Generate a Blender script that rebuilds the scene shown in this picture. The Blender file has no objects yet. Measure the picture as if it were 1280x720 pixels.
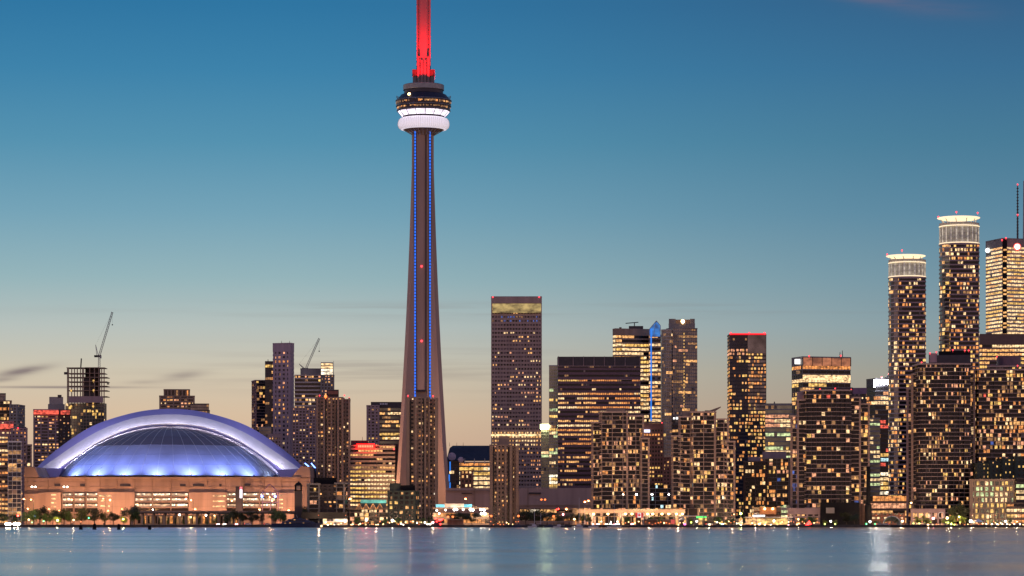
import bpy, math, random
from mathutils import Vector, Matrix
R = math.radians
# ------------------------------------------------------------------ camera
F = 3620.0      # focal length in pixels of a 1280 px wide picture
HY = 650.0      # row of the horizon
CZ = 5.0        # camera height above the lake
scene = bpy.context.scene
col = scene.collection
cam_d = bpy.data.cameras.new('camera'); cam = bpy.data.objects.new('camera', cam_d); col.objects.link(cam)
cam.location = (0, 0, CZ); cam.rotation_euler = (R(90), 0, 0)
cam_d.sensor_width = 36; cam_d.lens = 36 * F / 1280; cam_d.shift_y = (HY - 360) / 1280
cam_d.clip_start = 1; cam_d.clip_end = 60000
scene.camera = cam
# ------------------------------------------------------------------ view
scene.view_settings.view_transform = 'Standard'
scene.view_settings.look = 'None'
scene.view_settings.exposure = 0.0
scene.view_settings.gamma = 1
scene.view_settings.use_curve_mapping = False
scene.render.engine = 'CYCLES'
scene.cycles.max_bounces = 4
scene.cycles.diffuse_bounces = 2
scene.cycles.glossy_bounces = 3
scene.cycles.use_denoising = True
scene.cycles.caustics_reflective = False
scene.cycles.sample_clamp_indirect = 6

def lin(r, g, b):
    f = lambda c: (c / 255 / 12.92) if c / 255 <= .04045 else ((c / 255 + .055) / 1.055) ** 2.4
    return (f(r), f(g), f(b), 1)

# ------------------------------------------------------------------ sky
world = bpy.data.worlds.new('World'); scene.world = world; world.use_nodes = True
nt = world.node_tree; nt.nodes.clear()
def nd(t, **kw):
    n = nt.nodes.new(t)
    for k, v in kw.items(): setattr(n, k, v)
    return n
def mth(op, a, b=None, c=None, clamp=False):
    n = nt.nodes.new('ShaderNodeMath'); n.operation = op; n.use_clamp = clamp
    for i, v in enumerate((a, b, c)):
        if v is None: continue
        if isinstance(v, (int, float)): n.inputs[i].default_value = v
        else: nt.links.new(v, n.inputs[i])
    return n.outputs[0]
def mixc(f, a, b, mode='MIX'):
    n = nt.nodes.new('ShaderNodeMix'); n.data_type = 'RGBA'; n.blend_type = mode
    for s, v in ((n.inputs[0], f), (n.inputs[6], a), (n.inputs[7], b)):
        if isinstance(v, (int, float, tuple)): s.default_value = v
        else: nt.links.new(v, s)
    return n.outputs[2]
def ramp(fac, stops):
    n = nt.nodes.new('ShaderNodeValToRGB'); e = n.color_ramp.elements
    while len(e) > 1: e.remove(e[0])
    e[0].position, e[0].color = stops[0]
    for p, c in stops[1:]:
        x = e.new(p); x.color = c
    nt.links.new(fac, n.inputs[0]); return n.outputs[0]
def maprange(v, a, b, c=0.0, d=1.0, smooth=True):
    n = nt.nodes.new('ShaderNodeMapRange'); n.interpolation_type = 'SMOOTHSTEP' if smooth else 'LINEAR'
    nt.links.new(v, n.inputs[0])
    for i, x in enumerate((a, b, c, d)): n.inputs[i + 1].default_value = x
    return n.outputs[0]
tc = nd('ShaderNodeTexCoord')
sep = nd('ShaderNodeSeparateXYZ'); nt.links.new(tc.outputs['Generated'], sep.inputs[0])
DX, DY, DZ = sep.outputs
q = mth('SQRT', mth('MAXIMUM', DZ, 0.0))                    # more ramp room near the horizon
def rs(lst):    # (tan elevation in picture rows, colour) -> ramp stops
    out = []
    for py, c in lst:
        e = math.atan((HY - py) / F); out.append((math.sqrt(max(0, math.sin(e))), lin(*c)))
    return out
west = rs([(650, (204, 158, 132)), (590, (208, 170, 144)), (520, (214, 189, 161)), (465, (204, 195, 175)), (410, (181, 191, 187)),
           (350, (147, 179, 186)), (270, (114, 162, 183)), (180, (80, 144, 175)), (90, (55, 128, 169)), (0, (38, 114, 160))]) + [(.56, lin(78, 120, 156)), (.75, lin(60, 100, 142)), (1, lin(28, 58, 104))]
east = rs([(650, (150, 118, 108)), (590, (155, 128, 116)), (520, (156, 140, 126)), (465, (148, 150, 142)), (410, (130, 154, 162)),
           (350, (112, 146, 162)), (270, (88, 133, 158)), (180, (68, 121, 150)), (90, (54, 108, 146)), (0, (48, 94, 134))]) + [(.56, lin(78, 102, 136)), (.75, lin(60, 88, 126)), (1, lin(28, 54, 100))]
south = [(0, lin(200, 158, 136)), (.25, lin(208, 160, 142)), (.42, lin(178, 146, 150)), (.62, lin(98, 108, 146)), (1, lin(34, 62, 112))]
c_w, c_e, c_s = ramp(q, west), ramp(q, east), ramp(q, south)
c_n = mixc(maprange(DX, -.10, .20), c_w, c_e)
c_s2 = nt.nodes.new('ShaderNodeVectorMath'); c_s2.operation = 'SCALE'; nt.links.new(c_s, c_s2.inputs[0]); c_s2.inputs['Scale'].default_value = 1.6
c_sky = mixc(maprange(DY, .75, .1), c_n, c_s2.outputs[0])
# thin streaks of dusk cloud, laid out by compass bearing and elevation
AZ = mth('DIVIDE', DX, mth('MAXIMUM', DY, .05)); EL = mth('DIVIDE', DZ, mth('MAXIMUM', DY, .05))
comb = nd('ShaderNodeCombineXYZ'); nt.links.new(mth('MULTIPLY', AZ, 60), comb.inputs[0]); nt.links.new(mth('MULTIPLY', EL, 620), comb.inputs[1])
nz = nd('ShaderNodeTexNoise'); nz.inputs['Scale'].default_value = 1.0; nz.inputs['Detail'].default_value = 5; nt.links.new(comb.outputs[0], nz.inputs['Vector'])
comb2 = nd('ShaderNodeCombineXYZ'); nt.links.new(mth('MULTIPLY', AZ, 14), comb2.inputs[0]); nt.links.new(mth('MULTIPLY', EL, 420), comb2.inputs[1])
nz2 = nd('ShaderNodeTexNoise'); nz2.inputs['Scale'].default_value = 1.0; nz2.inputs['Detail'].default_value = 4; nt.links.new(comb2.outputs[0], nz2.inputs['Vector'])
def blob(px, py, wx, wy, slope=0.0):
    u = mth('SUBTRACT', AZ, (px - 640) / F); v = mth('SUBTRACT', EL, (HY - py) / F)
    v = mth('SUBTRACT', v, mth('MULTIPLY', u, slope))
    a = mth('POWER', mth('DIVIDE', u, wx / F), 2); b = mth('POWER', mth('DIVIDE', v, wy / F), 2)
    return mth('EXPONENT', mth('MULTIPLY', mth('ADD', a, b), -1))
n1 = maprange(nz.outputs[0], .30, .62); n2 = maprange(nz2.outputs[0], .40, .68)
def msum(lst):
    t = lst[0]
    for x in lst[1:]: t = mth('ADD', t, x)
    return t
north = maprange(DY, .3, .6)
m_dark = msum([mth('MULTIPLY', blob(28, 464, 34, 5, .16), .95), mth('MULTIPLY', blob(2, 475, 22, 3.0, .10), .5), mth('MULTIPLY', blob(228, 470, 26, 5.5, .12), .5), mth('MULTIPLY', blob(180, 478, 22, 3.0), .3)])
m_dark = mth('MULTIPLY', m_dark, maprange(nz.outputs[0], .2, .55, .45, 1))
m_line = mth('MULTIPLY', blob(75, 484, 95, 1.5, -.002), .8)
m_far = mth('MULTIPLY', mth('MULTIPLY', msum([blob(470, 462, 230, 26), blob(660, 388, 420, 9)]), n2), .32)
m_all = mth('MULTIPLY', mth('ADD', m_dark, mth('ADD', m_line, m_far)), north, clamp=True)
c_sky = mixc(mth('MINIMUM', m_all, .9), c_sky, lin(128, 116, 118))
m_pink = mth('MULTIPLY', mth('MULTIPLY', msum([blob(1085, -2, 48, 7, -.10), mth('MULTIPLY', blob(1165, 10, 70, 12, -.08), .5)]), maprange(nz.outputs[0], .2, .6, .4, 1)), .55)
c_sky = mixc(mth('MULTIPLY', m_pink, north, clamp=True), c_sky, lin(104, 104, 130))
bg = nd('ShaderNodeBackground'); nt.links.new(c_sky, bg.inputs[0]); bg.inputs[1].default_value = 1.0
sky = nd('ShaderNodeTexSky'); sky.sky_type = 'NISHITA'; sky.sun_disc = False; sky.sun_elevation = R(-3); sky.sun_rotation = R(-52)
bg2 = nd('ShaderNodeBackground'); nt.links.new(sky.outputs[0], bg2.inputs[0]); bg2.inputs[1].default_value = .05
adds = nd('ShaderNodeAddShader'); nt.links.new(bg.outputs[0], adds.inputs[0]); nt.links.new(bg2.outputs[0], adds.inputs[1])
wo = nd('ShaderNodeOutputWorld'); nt.links.new(adds.outputs[0], wo.inputs[0])
# ------------------------------------------------------------------ sun (just under the horizon, north-west: only a faint warm afterglow)
sd = bpy.data.lights.new('sun', 'SUN'); sd.energy = .06; sd.angle = R(12); sd.color = (1, .72, .55)
so = bpy.data.objects.new('sun', sd); col.objects.link(so)
so.rotation_euler = Vector((math.sin(R(52)), -math.cos(R(52)), -.08)).to_track_quat('-Z', 'Y').to_euler()

# ------------------------------------------------------------------ materials
MATS = {}
def mat(name, color, rough=.8, var=.25, scale=.15, metallic=0.0, spec=.5, bump=0.0, emit=None, estr=0.0, sample='NONE', streak=False, evar=None):
    if name in MATS: return MATS[name]
    m = bpy.data.materials.new(name); m.use_nodes = True; t = m.node_tree; b = t.nodes['Principled BSDF']
    b.inputs['Roughness'].default_value = rough; b.inputs['Metallic'].default_value = metallic
    b.inputs['Specular IOR Level'].default_value = spec
    b.inputs['Base Color'].default_value = (*color, 1)
    geo = t.nodes.new('ShaderNodeNewGeometry')
    if var > 0:
        n = t.nodes.new('ShaderNodeTexNoise'); n.inputs['Scale'].default_value = scale; n.inputs['Detail'].default_value = 5
        vec = geo.outputs['Position']
        if streak:
            mp = t.nodes.new('ShaderNodeMapping'); mp.inputs['Scale'].default_value = (1, 1, .12); t.links.new(vec, mp.inputs['Vector']); vec = mp.outputs[0]
        t.links.new(vec, n.inputs['Vector'])
        cr = t.nodes.new('ShaderNodeValToRGB'); e = cr.color_ramp.elements
        e[0].position = .3; e[1].position = .7
        e[0].color = (*[max(0, c * (1 - var)) for c in color], 1); e[1].color = (*[min(1, c * (1 + var)) for c in color], 1)
        t.links.new(n.outputs[0], cr.inputs[0]); t.links.new(cr.outputs[0], b.inputs['Base Color'])
        if bump:
            bp = t.nodes.new('ShaderNodeBump'); bp.inputs['Distance'].default_value = bump; t.links.new(n.outputs[0], bp.inputs['Height']); t.links.new(bp.outputs[0], b.inputs['Normal'])
    if emit:
        b.inputs['Emission Color'].default_value = (*emit, 1); b.inputs['Emission Strength'].default_value = estr
        if evar:
            n = t.nodes.new('ShaderNodeTexNoise'); n.inputs['Scale'].default_value = evar[0]; n.inputs['Detail'].default_value = 3
            mp = t.nodes.new('ShaderNodeMapping'); mp.inputs['Scale'].default_value = (1, 1, 1.6); t.links.new(geo.outputs['Position'], mp.inputs['Vector']); t.links.new(mp.outputs[0], n.inputs['Vector'])
            mr = t.nodes.new('ShaderNodeMapRange'); mr.inputs[1].default_value = .35; mr.inputs[2].default_value = .68; mr.inputs[3].default_value = estr * evar[1]; mr.inputs[4].default_value = estr * evar[2]
            t.links.new(n.outputs[0], mr.inputs[0]); t.links.new(mr.outputs[0], b.inputs['Emission Strength'])
    m.cycles.emission_sampling = sample
    MATS[name] = m; return m

# walls
mat('concrete_brown', (.33, .23, .16), .85, .18, .2, streak=True)
mat('concrete_mauve', (.38, .27, .26), .85, .15, .2, streak=True)
mat('concrete_grey', (.26, .24, .22), .85, .18, .2, streak=True)
mat('concrete_pale', (.46, .42, .37), .8, .15, .2, streak=True)
mat('concrete_tan', (.40, .29, .20), .85, .15, .2, streak=True)
mat('concrete_dark', (.065, .052, .05), .85, .2, .2, streak=True)
mat('brick_red', (.26, .12, .08), .9, .2, .6)
mat('brick_brown', (.20, .12, .085), .9, .2, .6)
mat('metal_dark', (.04, .036, .045), .45, .2, .3, metallic=.3)
mat('metal_black', (.010, .010, .012), .7, .2, .3, spec=.12)
mat('metal_grey', (.25, .25, .26), .45, .15, .5, metallic=.5)
mat('glow_base', (.3, .3, .3))
mat('metal_white', (.7, .7, .7), .5, .08, .5)
mat('steel_purple', (.20, .12, .20), .5, .15, .2)
mat('slab_brown', (.52, .37, .28), .8, .12, .4)
mat('slab_dim', (.47, .34, .28), .8, .15, .4)
mat('concrete_lilac', (.42, .32, .35), .85, .12, .2, streak=True)
mat('concrete_rose', (.44, .31, .26), .85, .12, .2, streak=True)
mat('slab_grey', (.50, .44, .39), .8, .12, .4)
mat('slab_pale', (.5, .45, .38), .8, .12, .4)
mat('bronze', (.10, .07, .065), .4, .15, .3, metallic=.4)
mat('plum_metal', (.12, .075, .10), .45, .15, .3, metallic=.3)
mat('green_roof', (.04, .055, .045), .8, .2, .5)
mat('canvas_white', (.75, .74, .70), .7, .05, .5)
# glass
def glassy(name, c, rough, var=.5):
    m = mat(name, c, rough, var, .12, spec=.3); return m
glassy('glass_black', (.007, .006, .008), .25)
glassy('glass_brown', (.022, .015, .013), .15)
glassy('glass_blue', (.016, .022, .045), .12)
mat('glass_grey', (.12, .12, .13), .14, .45, .12, metallic=.7, spec=.5)
mat('glass_green', (.15, .17, .14), .14, .45, .12, metallic=.6, spec=.5)
# lit windows: (emission colour, strength)
WT = {'warm': ((1, .49, .16), 1.05), 'amber': ((1, .36, .09), .85), 'cream': ((1, .66, .32), 1.25), 'white': ((1, .84, .60), 1.5), 'peach': ((1, .43, .22), .9),
      'yellow': ((1, .58, .15), 1.0), 'cool': ((.55, .85, .9), 1.0), 'green': ((.72, .85, .40), .9), 'red': ((1, .12, .07), 1.0), 'blue': ((.12, .25, .9), .4), 'dimwarm': ((1, .48, .18), .32), 'teal': ((.15, .5, .6), .5)}
for k, (c, s) in WT.items():
    mat('window_' + k, (.05, .045, .04), .3, 0, emit=c, estr=s, evar=(.38, .25, 1.7))
mat('window_curtain', (.20, .14, .135), .8, .3, .2)
mat('window_blind', (.22, .18, .15), .6, .4, .3)
mat('window_shade', (.09, .075, .07), .4, .4, .3)
for k, c, s in (('white', (1, .88, .70), 20), ('orange', (1, .19, .03), 2.6), ('cream', (1, .60, .24), 10), ('green', (.08, 1, .30), 7), ('lime', (.80, 1, .14), 10), ('red', (1, .02, .015), 14), ('pink', (1, .32, .34), 24), ('blue', (.12, .25, 1), 10), ('beacon', (1, .035, .045), 3), ('magenta', (1, .1, .6), 6), ('bright', (1, .78, .5), 240)):
    mat('lamp_' + k, (.3, .3, .3), .5, 0, emit=c, estr=s, sample='AUTO')
MATS['lamp_beacon'].cycles.emission_sampling = 'NONE'

# ------------------------------------------------------------------ mesh helpers
class MB:
    def __init__(s): s.v = []; s.f = []
    def add(s, vs, fs):
        o = len(s.v); s.v += [tuple(p) for p in vs]; s.f += [tuple(i + o for i in f) for f in fs]; return s
    def box(s, x0, x1, y0, y1, z0, z1):
        return s.add([(x0, y0, z0), (x1, y0, z0), (x1, y1, z0), (x0, y1, z0), (x0, y0, z1), (x1, y0, z1), (x1, y1, z1), (x0, y1, z1)],
                     [(0, 3, 2, 1), (4, 5, 6, 7), (0, 1, 5, 4), (1, 2, 6, 5), (2, 3, 7, 6), (3, 0, 4, 7)])
    def obox(s, o, u, n, a0, a1, d0, d1, z0, z1):   # box along direction u from a0..a1, outward n from d0..d1
        P = lambda a, d, z: (o[0] + u[0] * a + n[0] * d, o[1] + u[1] * a + n[1] * d, z)
        return s.add([P(a0, d1, z0), P(a1, d1, z0), P(a1, d0, z0), P(a0, d0, z0), P(a0, d1, z1), P(a1, d1, z1), P(a1, d0, z1), P(a0, d0, z1)],
                     [(0, 3, 2, 1), (4, 5, 6, 7), (0, 1, 5, 4), (1, 2, 6, 5), (2, 3, 7, 6), (3, 0, 4, 7)])
    def prism(s, poly, z0, z1, top=None):
        n = len(poly); top = top or poly
        return s.add([(x, y, z0) for x, y in poly] + [(x, y, z1) for x, y in top],
                     [tuple(range(n - 1, -1, -1)), tuple(range(n, 2 * n))] + [(i, (i + 1) % n, n + (i + 1) % n, n + i) for i in range(n)])
    def tube(s, p0, p1, r0, r1=None, n=6):
        r1 = r0 if r1 is None else r1; p0 = Vector(p0); p1 = Vector(p1); d = (p1 - p0).normalized()
        a = d.orthogonal().normalized(); b = d.cross(a); vs = []
        for p, r in ((p0, r0), (p1, r1)):
            for i in range(n):
                t = 2 * math.pi * i / n; vs.append(p + a * (r * math.cos(t)) + b * (r * math.sin(t)))
        return s.add(vs, [tuple(range(n - 1, -1, -1)), tuple(range(n, 2 * n))] + [(i, (i + 1) % n, n + (i + 1) % n, n + i) for i in range(n)])
    def path(s, pts, r, n=6):
        for a, b in zip(pts, pts[1:]): s.tube(a, b, r, r, n)
        return s
    def lathe(s, prof, cx=0, cy=0, n=32, cap=True):
        vs = []; fs = []
        for r, z in prof:
            for i in range(n):
                t = 2 * math.pi * i / n; vs.append((cx + r * math.cos(t), cy + r * math.sin(t), z))
        for k in range(len(prof) - 1):
            for i in range(n):
                j = (i + 1) % n; fs.append((k * n + i, k * n + j, (k + 1) * n + j, (k + 1) * n + i))
        if cap:
            if prof[0][0] > 1e-4: fs.append(tuple(range(n - 1, -1, -1)))
            if prof[-1][0] > 1e-4: fs.append(tuple(range((len(prof) - 1) * n, len(prof) * n)))
        return s.add(vs, fs)
    def ball(s, c, r, n=10, m=6, sz=1.0):
        return s.lathe([(max(r * math.sin(math.pi * k / m), 1e-5), c[2] - r * sz * math.cos(math.pi * k / m)) for k in range(m + 1)], c[0], c[1], n, cap=False)
    def split(s):
        par = list(range(len(s.v)))
        def find(i):
            while par[i] != i: par[i] = par[par[i]]; i = par[i]
            return i
        for f in s.f:
            for j in f[1:]: par[find(j)] = find(f[0])
        grp = {}
        for f in s.f: grp.setdefault(find(f[0]), []).append(f)
        out = []
        for fs in grp.values():
            ids = sorted({i for f in fs for i in f}); mp = {i: k for k, i in enumerate(ids)}; m = MB(); m.v = [s.v[i] for i in ids]; m.f = [tuple(mp[i] for i in f) for f in fs]; out.append(m)
        return out
    def build_each(s, name, m, parent=None):
        for q in s.split(): q.build(name, m, parent)
    def build(s, name, m, parent=None, smooth=False, kind=None, rel=True):
        off = parent_origin(parent) if (parent is not None and rel) else Vector((0, 0, 0))
        me = bpy.data.meshes.new(name)
        me.from_pydata([(x - off.x, y - off.y, z - off.z) for x, y, z in s.v], [], s.f)
        me.materials.append(MATS[m] if isinstance(m, str) else m)
        if smooth: me.polygons.foreach_set('use_smooth', [True] * len(me.polygons))
        me.update()
        o = bpy.data.objects.new(name, me); col.objects.link(o)
        if parent is not None: o.parent = parent
        if kind: o['kind'] = kind
        return o
def parent_origin(p):
    v = Vector((0, 0, 0))
    while p is not None: v = v + p.location; p = p.parent
    return v
def root(name, label, cat, loc=(0, 0, 0), group=None, rz=0):
    o = bpy.data.objects.new(name, None); col.objects.link(o); o.location = loc; o.rotation_euler = (0, 0, rz); o.empty_display_size = .5
    o['label'] = label; o['category'] = cat
    if group: o['group'] = group
    return o
KIDS = {}
def kids(o): return list(o.children)
def copy_tree(o, parent=None):
    c = o.copy(); col.objects.link(c); c.parent = parent
    for ch in kids(o): copy_tree(ch, c)
    return c
def struct(mb, name, m, smooth=False):
    o = mb.build(name, m, smooth=smooth); o['kind'] = 'structure'; return o
def X(px, Y): return (px - 640) / F * Y
def Z(py, Y): return CZ + (HY - py) / F * Y
def P(px, py, Y): return Vector((X(px, Y), Y, Z(py, Y)))
GZ = 1.5
# ------------------------------------------------------------------ buildings
def offset(poly, d):
    n = len(poly); out = []
    for i in range(n):
        p0, p1, p2 = Vector(poly[i - 1]), Vector(poly[i]), Vector(poly[(i + 1) % n])
        a = (p1 - p0).normalized(); b = (p2 - p1).normalized()
        na = Vector((a.y, -a.x)); nb = Vector((b.y, -b.x)); m = (na + nb)
        k = d / max(.3, (1 + na.dot(nb)) / 2) / 2
        out.append((p1.x + m.x * k, p1.y + m.y * k))
    return out
def footprint(x0, x1, Y, xc=None, phi=None, D=None, shape=None):
    t0, t1 = (x0 - 640) / F, (x1 - 640) / F
    if shape == 'round':
        r = (t1 - t0) / 2 * Y / (1 - (t1 - t0) / 2); cx = (t0 + t1) / 2 * (Y + r)
        return [(cx + r * math.cos(2 * math.pi * i / 24 + .13), Y + r + r * math.sin(2 * math.pi * i / 24 + .13)) for i in range(24)]
    D0 = D or 26.0
    if xc is None:
        ph = phi if phi is not None else -math.atan((t0 + t1) / 2); s, c = math.sin(ph), math.cos(ph)
        O = Vector((t0 * Y, Y)); W = (t1 * Y - O.x) / (c - t1 * s)
    elif xc - x0 <= x1 - xc:
        ph = .3 if phi is None else phi; s, c = math.sin(ph), math.cos(ph); tcn = (xc - 640) / F
        O = Vector((tcn * Y, Y)); W = (t1 * Y - O.x) / (c - t1 * s); D0 = (O.x - t0 * Y) / (s + t0 * c)
    else:
        ph = -.3 if phi is None else phi; s, c = math.sin(ph), math.cos(ph); tcn = (xc - 640) / F
        Rr = Vector((tcn * Y, Y)); W = (Rr.x - t0 * Y) / (c - t0 * s); O = Rr - Vector((c, s)) * W
        D0 = (t1 * Y - Rr.x) / (-s - t1 * c)
    D0 = max(8, min(D0, 60)); u = Vector((c, s)); v = Vector((-s, c))
    pts = [O, O + u * W, O + u * W + v * D0, O + v * D0]
    if shape == 'bow':      # front bulges toward the lake like the curved condominium towers
        n = 9; fr = []
        for i in range(n + 1):
            a = i / n; fr.append(O + u * (W * a) - v * (4 * a * (1 - a) * W * .10))
        pts = fr + pts[2:]
    return [(p.x, p.y) for p in pts]

STY = {
    'condo':   dict(fh=3.0, cw=3.4, bh=.40, bp=1.3, pe=3, pw=.34, pp=1.22, wall='slab_brown', glass='glass_black', p=.14, tints=['warm', 'warm', 'amber', 'cream', 'peach', 'yellow', 'dimwarm'], mode='apt', blind=.12),
    'punched': dict(fh=3.0, cw=3.3, bh=1.5, bp=.35, pe=1, pw=1.3, pp=.34, wall='concrete_brown', glass='glass_brown', p=.2, tints=['warm', 'cream', 'amber', 'peach', 'warm'], mode='apt', blind=.2),
    'office':  dict(fh=3.9, cw=2.6, bh=1.6, bp=.25, pe=0, pw=.2, pp=.3, wall='bronze', glass='glass_black', p=.45, tints=['warm', 'warm', 'cream', 'yellow', 'amber'], mode='office', blind=.1),
    'curtain': dict(fh=3.2, cw=2.2, bh=.5, bp=.14, pe=1, pw=.14, pp=.18, wall='metal_dark', glass='glass_grey', p=.2, tints=['warm', 'cream', 'yellow', 'amber', 'dimwarm'], mode='office', blind=.14),
}
PATTERN = {'spandrel', 'balcony_slab', 'pier', 'corner_window', 'light_line', 'mast_rung', 'formwork', 'roof_crane', 'sign'}
WMESH = {}
def win_mesh(w, h, mname):
    k = (round(w, 1), round(h, 1), mname)
    if k not in WMESH:
        mb = MB().box(-k[0] / 2, k[0] / 2, -.10, .04, -k[1] / 2, k[1] / 2)
        me = bpy.data.meshes.new('window_pane'); me.from_pydata(mb.v, [], mb.f); me.materials.append(MATS[mname]); WMESH[k] = me
    return WMESH[k]
N_WIN = [0]
class Building:
    def __init__(s, name, label, cat, Y, xmid, seed=None):
        s.root = root(name, label, cat, (X(xmid, Y), Y, GZ)); s.acc = {}; s.win = []
        s.rng = random.Random(seed if seed is not None else int(xmid * 7 + Y)); s.name = name
    def mb(s, part, m):
        return s.acc.setdefault((part, m), MB())
    def mass(s, x0, x1, top, Y, bot=None, xc=None, phi=None, D=None, shape=None, style='punched', cap=0, zones=None, windows=True, roof=True, z0=None, **kw):
        st = dict(STY[style]); st.update(kw); rng = s.rng
        poly = footprint(x0, x1, Y, xc, phi, D, shape)
        z0 = z0 if z0 is not None else (GZ - .3 if bot is None else Z(bot, Y)); z1 = Z(top, Y); zc = z1 - cap * Y / F
        s.mb('facade_glass', st['glass']).prism(poly, z0, z1 - .3)
        bname = 'balcony_slab' if style == 'condo' else 'spandrel'
        B_ = s.mb(bname, st['wall'])
        nf = max(1, int(round((zc - z0) / st['fh']))); fh = (zc - z0) / nf
        pb = offset(poly, st['bp'])
        for i in range(nf + (0 if cap else 1)):
            zz = z0 + i * fh
            B_.prism(pb, zz, min(zz + st['bh'], z1 - .31) if i < nf else zz + .01)
        if cap: s.mb('wall', st.get('capm', st['wall'])).prism(offset(poly, st['bp'] + .05), zc, z1 - .02)
        if roof: s.mb('parapet', st.get('capm', st['wall'])).prism(offset(poly, st['bp'] + .12), z1 - .6, z1 + .5)
        n = len(poly)
        for e in range(n):
            a, b = Vector(poly[e]), Vector(poly[(e + 1) % n]); L = (b - a).length
            if L < 1.2: continue
            u = (b - a) / L; nn = Vector((u.y, -u.x)); mid = (a + b) / 2
            vis = nn.dot(-mid.normalized())
            cols = max(1, int(round(L / st['cw']))); cw = L / cols
            if st['pe'] and vis > -.35:
                pm = s.mb('pier', st.get('pier', st['wall']))
                for c in range(0, cols + 1, st['pe']):
                    pos = min(max(c * cw, st['pw'] / 2 - .02), L - st['pw'] / 2 + .02)
                    if n > 8 and c == cols: continue
                    pm.obox(a, u, nn, pos - st['pw'] / 2, pos + st['pw'] / 2, -.1, st['pp'], z0, zc - .05)
            if not windows or vis < .02: continue
            pw = st['pw'] if st['pe'] == 1 else .25
            ww = cw - pw - .1; wh = fh - st['bh'] - .15
            ph = math.atan2(u.y, u.x)
            for r in range(nf):
                zz = z0 + r * fh + st['bh'] + wh / 2 + .07
                py = HY - (zz - CZ) / (mid.y) * F
                p = st['p'] * 1.12; tints = st['tints']
                if zones:
                    for zo in zones:
                        if zo[0] <= py <= zo[1]:
                            p = zo[2]
                            if len(zo) > 3: tints = zo[3]
                            break
                on = False; bl = False; tint = rng.choice(tints)
                rowp = min(1, p * rng.uniform(.35, 1.65)) if p < .8 else p
                for c in range(cols):
                    if st['mode'] == 'office':
                        if rng.random() < .35 or c == 0:
                            on = rng.random() < rowp
                            if rng.random() < .4: tint = rng.choice(tints)
                    else:
                        if not (on and rng.random() < .35):
                            on = rng.random() < p; tint = rng.choice(tints)
                            if rng.random() < .006: tint = rng.choice(['cool', 'teal', 'blue', 'red', 'white'])
                    if not on: bl = rng.random() < (.5 + st['blind'] * .4 if bl else st['blind'] * .55)
                    if on: mn, pr = 'window_' + tint, 0
                    elif bl: mn, pr = rng.choice(st.get('blindm', ['window_blind', 'window_shade', 'window_dimwarm', 'window_dimwarm'])), 1
                    else: continue
                    w2 = ww * (rng.choice([.9, .8, .5, .65]) if st['mode'] == 'apt' else 1)
                    cc = a + u * ((c + .5) * cw + (rng.choice([-1, 1]) * (ww - w2) / 2))
                    p3 = (cc.x + nn.x * .06, cc.y + nn.y * .06, zz)
                    s.win.append((pr, -zz, p3, ph, w2, wh, mn))
        return poly, z0, z1
    def solid(s, x0, x1, top, Y, bot=None, part='penthouse', m='concrete_brown', xc=None, phi=None, D=None, shape=None, z0=None):
        poly = footprint(x0, x1, Y, xc, phi, D, shape); zz0 = z0 if z0 is not None else (GZ - .3 if bot is None else Z(bot, Y))
        s.mb(part, m).prism(poly, zz0, Z(top, Y)); return poly
    def slabbox(s, x0, x1, y0, y1, Y, part, m, d=1.0):  # thin box facing the lake: x0..x1, rows y0(top)..y1
        s.mb(part, m).box(X(x0, Y), X(x1, Y), Y - d, Y + .05, Z(y1, Y), Z(y0, Y))
    def beacon(s, px, py, Y, m='lamp_beacon', r=None, part='beacon'):
        r = (r or 1.15 * Y / 2600) * (.55 if m == 'lamp_beacon' else 1); p = P(px, py, Y)
        MB().ball(p, r, 8, 6).tube(p - Vector((0, 0, r + .8)), p, r * .12).build(part, m, s.root)
    def mast(s, px, y0, y1, Y, r=.25, part='antenna', m='metal_dark'):
        MB().tube(P(px, y1, Y), P(px, y0, Y), r, r * .5).build(part, m, s.root)
    def done(s):
        for (part, m), mb in s.acc.items():
            if mb.v: (mb.build if part in PATTERN else mb.build_each)(part, m, s.root)
        s.win.sort(key=lambda w: (w[0], w[1])); org = parent_origin(s.root)
        for (pr, _, p3, ph, w, h, mn) in s.win[:100]:
            o = bpy.data.objects.new('window', win_mesh(w, h, mn)); col.objects.link(o); o.parent = s.root
            o.location = (p3[0] - org.x, p3[1] - org.y, p3[2] - org.z); o.rotation_euler = (0, 0, ph); N_WIN[0] += 1
        rest = s.win[100:]
        if rest:
            mats = sorted({w[6] for w in rest}); idx = {m: i for i, m in enumerate(mats)}; mb = MB(); fi = []
            for (pr, _, p3, ph, w, h, mn) in rest:
                u = (math.cos(ph), math.sin(ph)); nn = (u[1], -u[0]); nf0 = len(mb.f)
                mb.obox((p3[0], p3[1]), u, nn, -w / 2, w / 2, -.04, .10, p3[2] - h / 2, p3[2] + h / 2)
                fi += [idx[mn]] * (len(mb.f) - nf0)
            o = mb.build('window', mats[0], s.root, kind='stuff')
            o.data.materials.clear()
            for m in mats: o.data.materials.append(MATS[m])
            o.data.polygons.foreach_set('material_index', fi)
        return s.root
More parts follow.
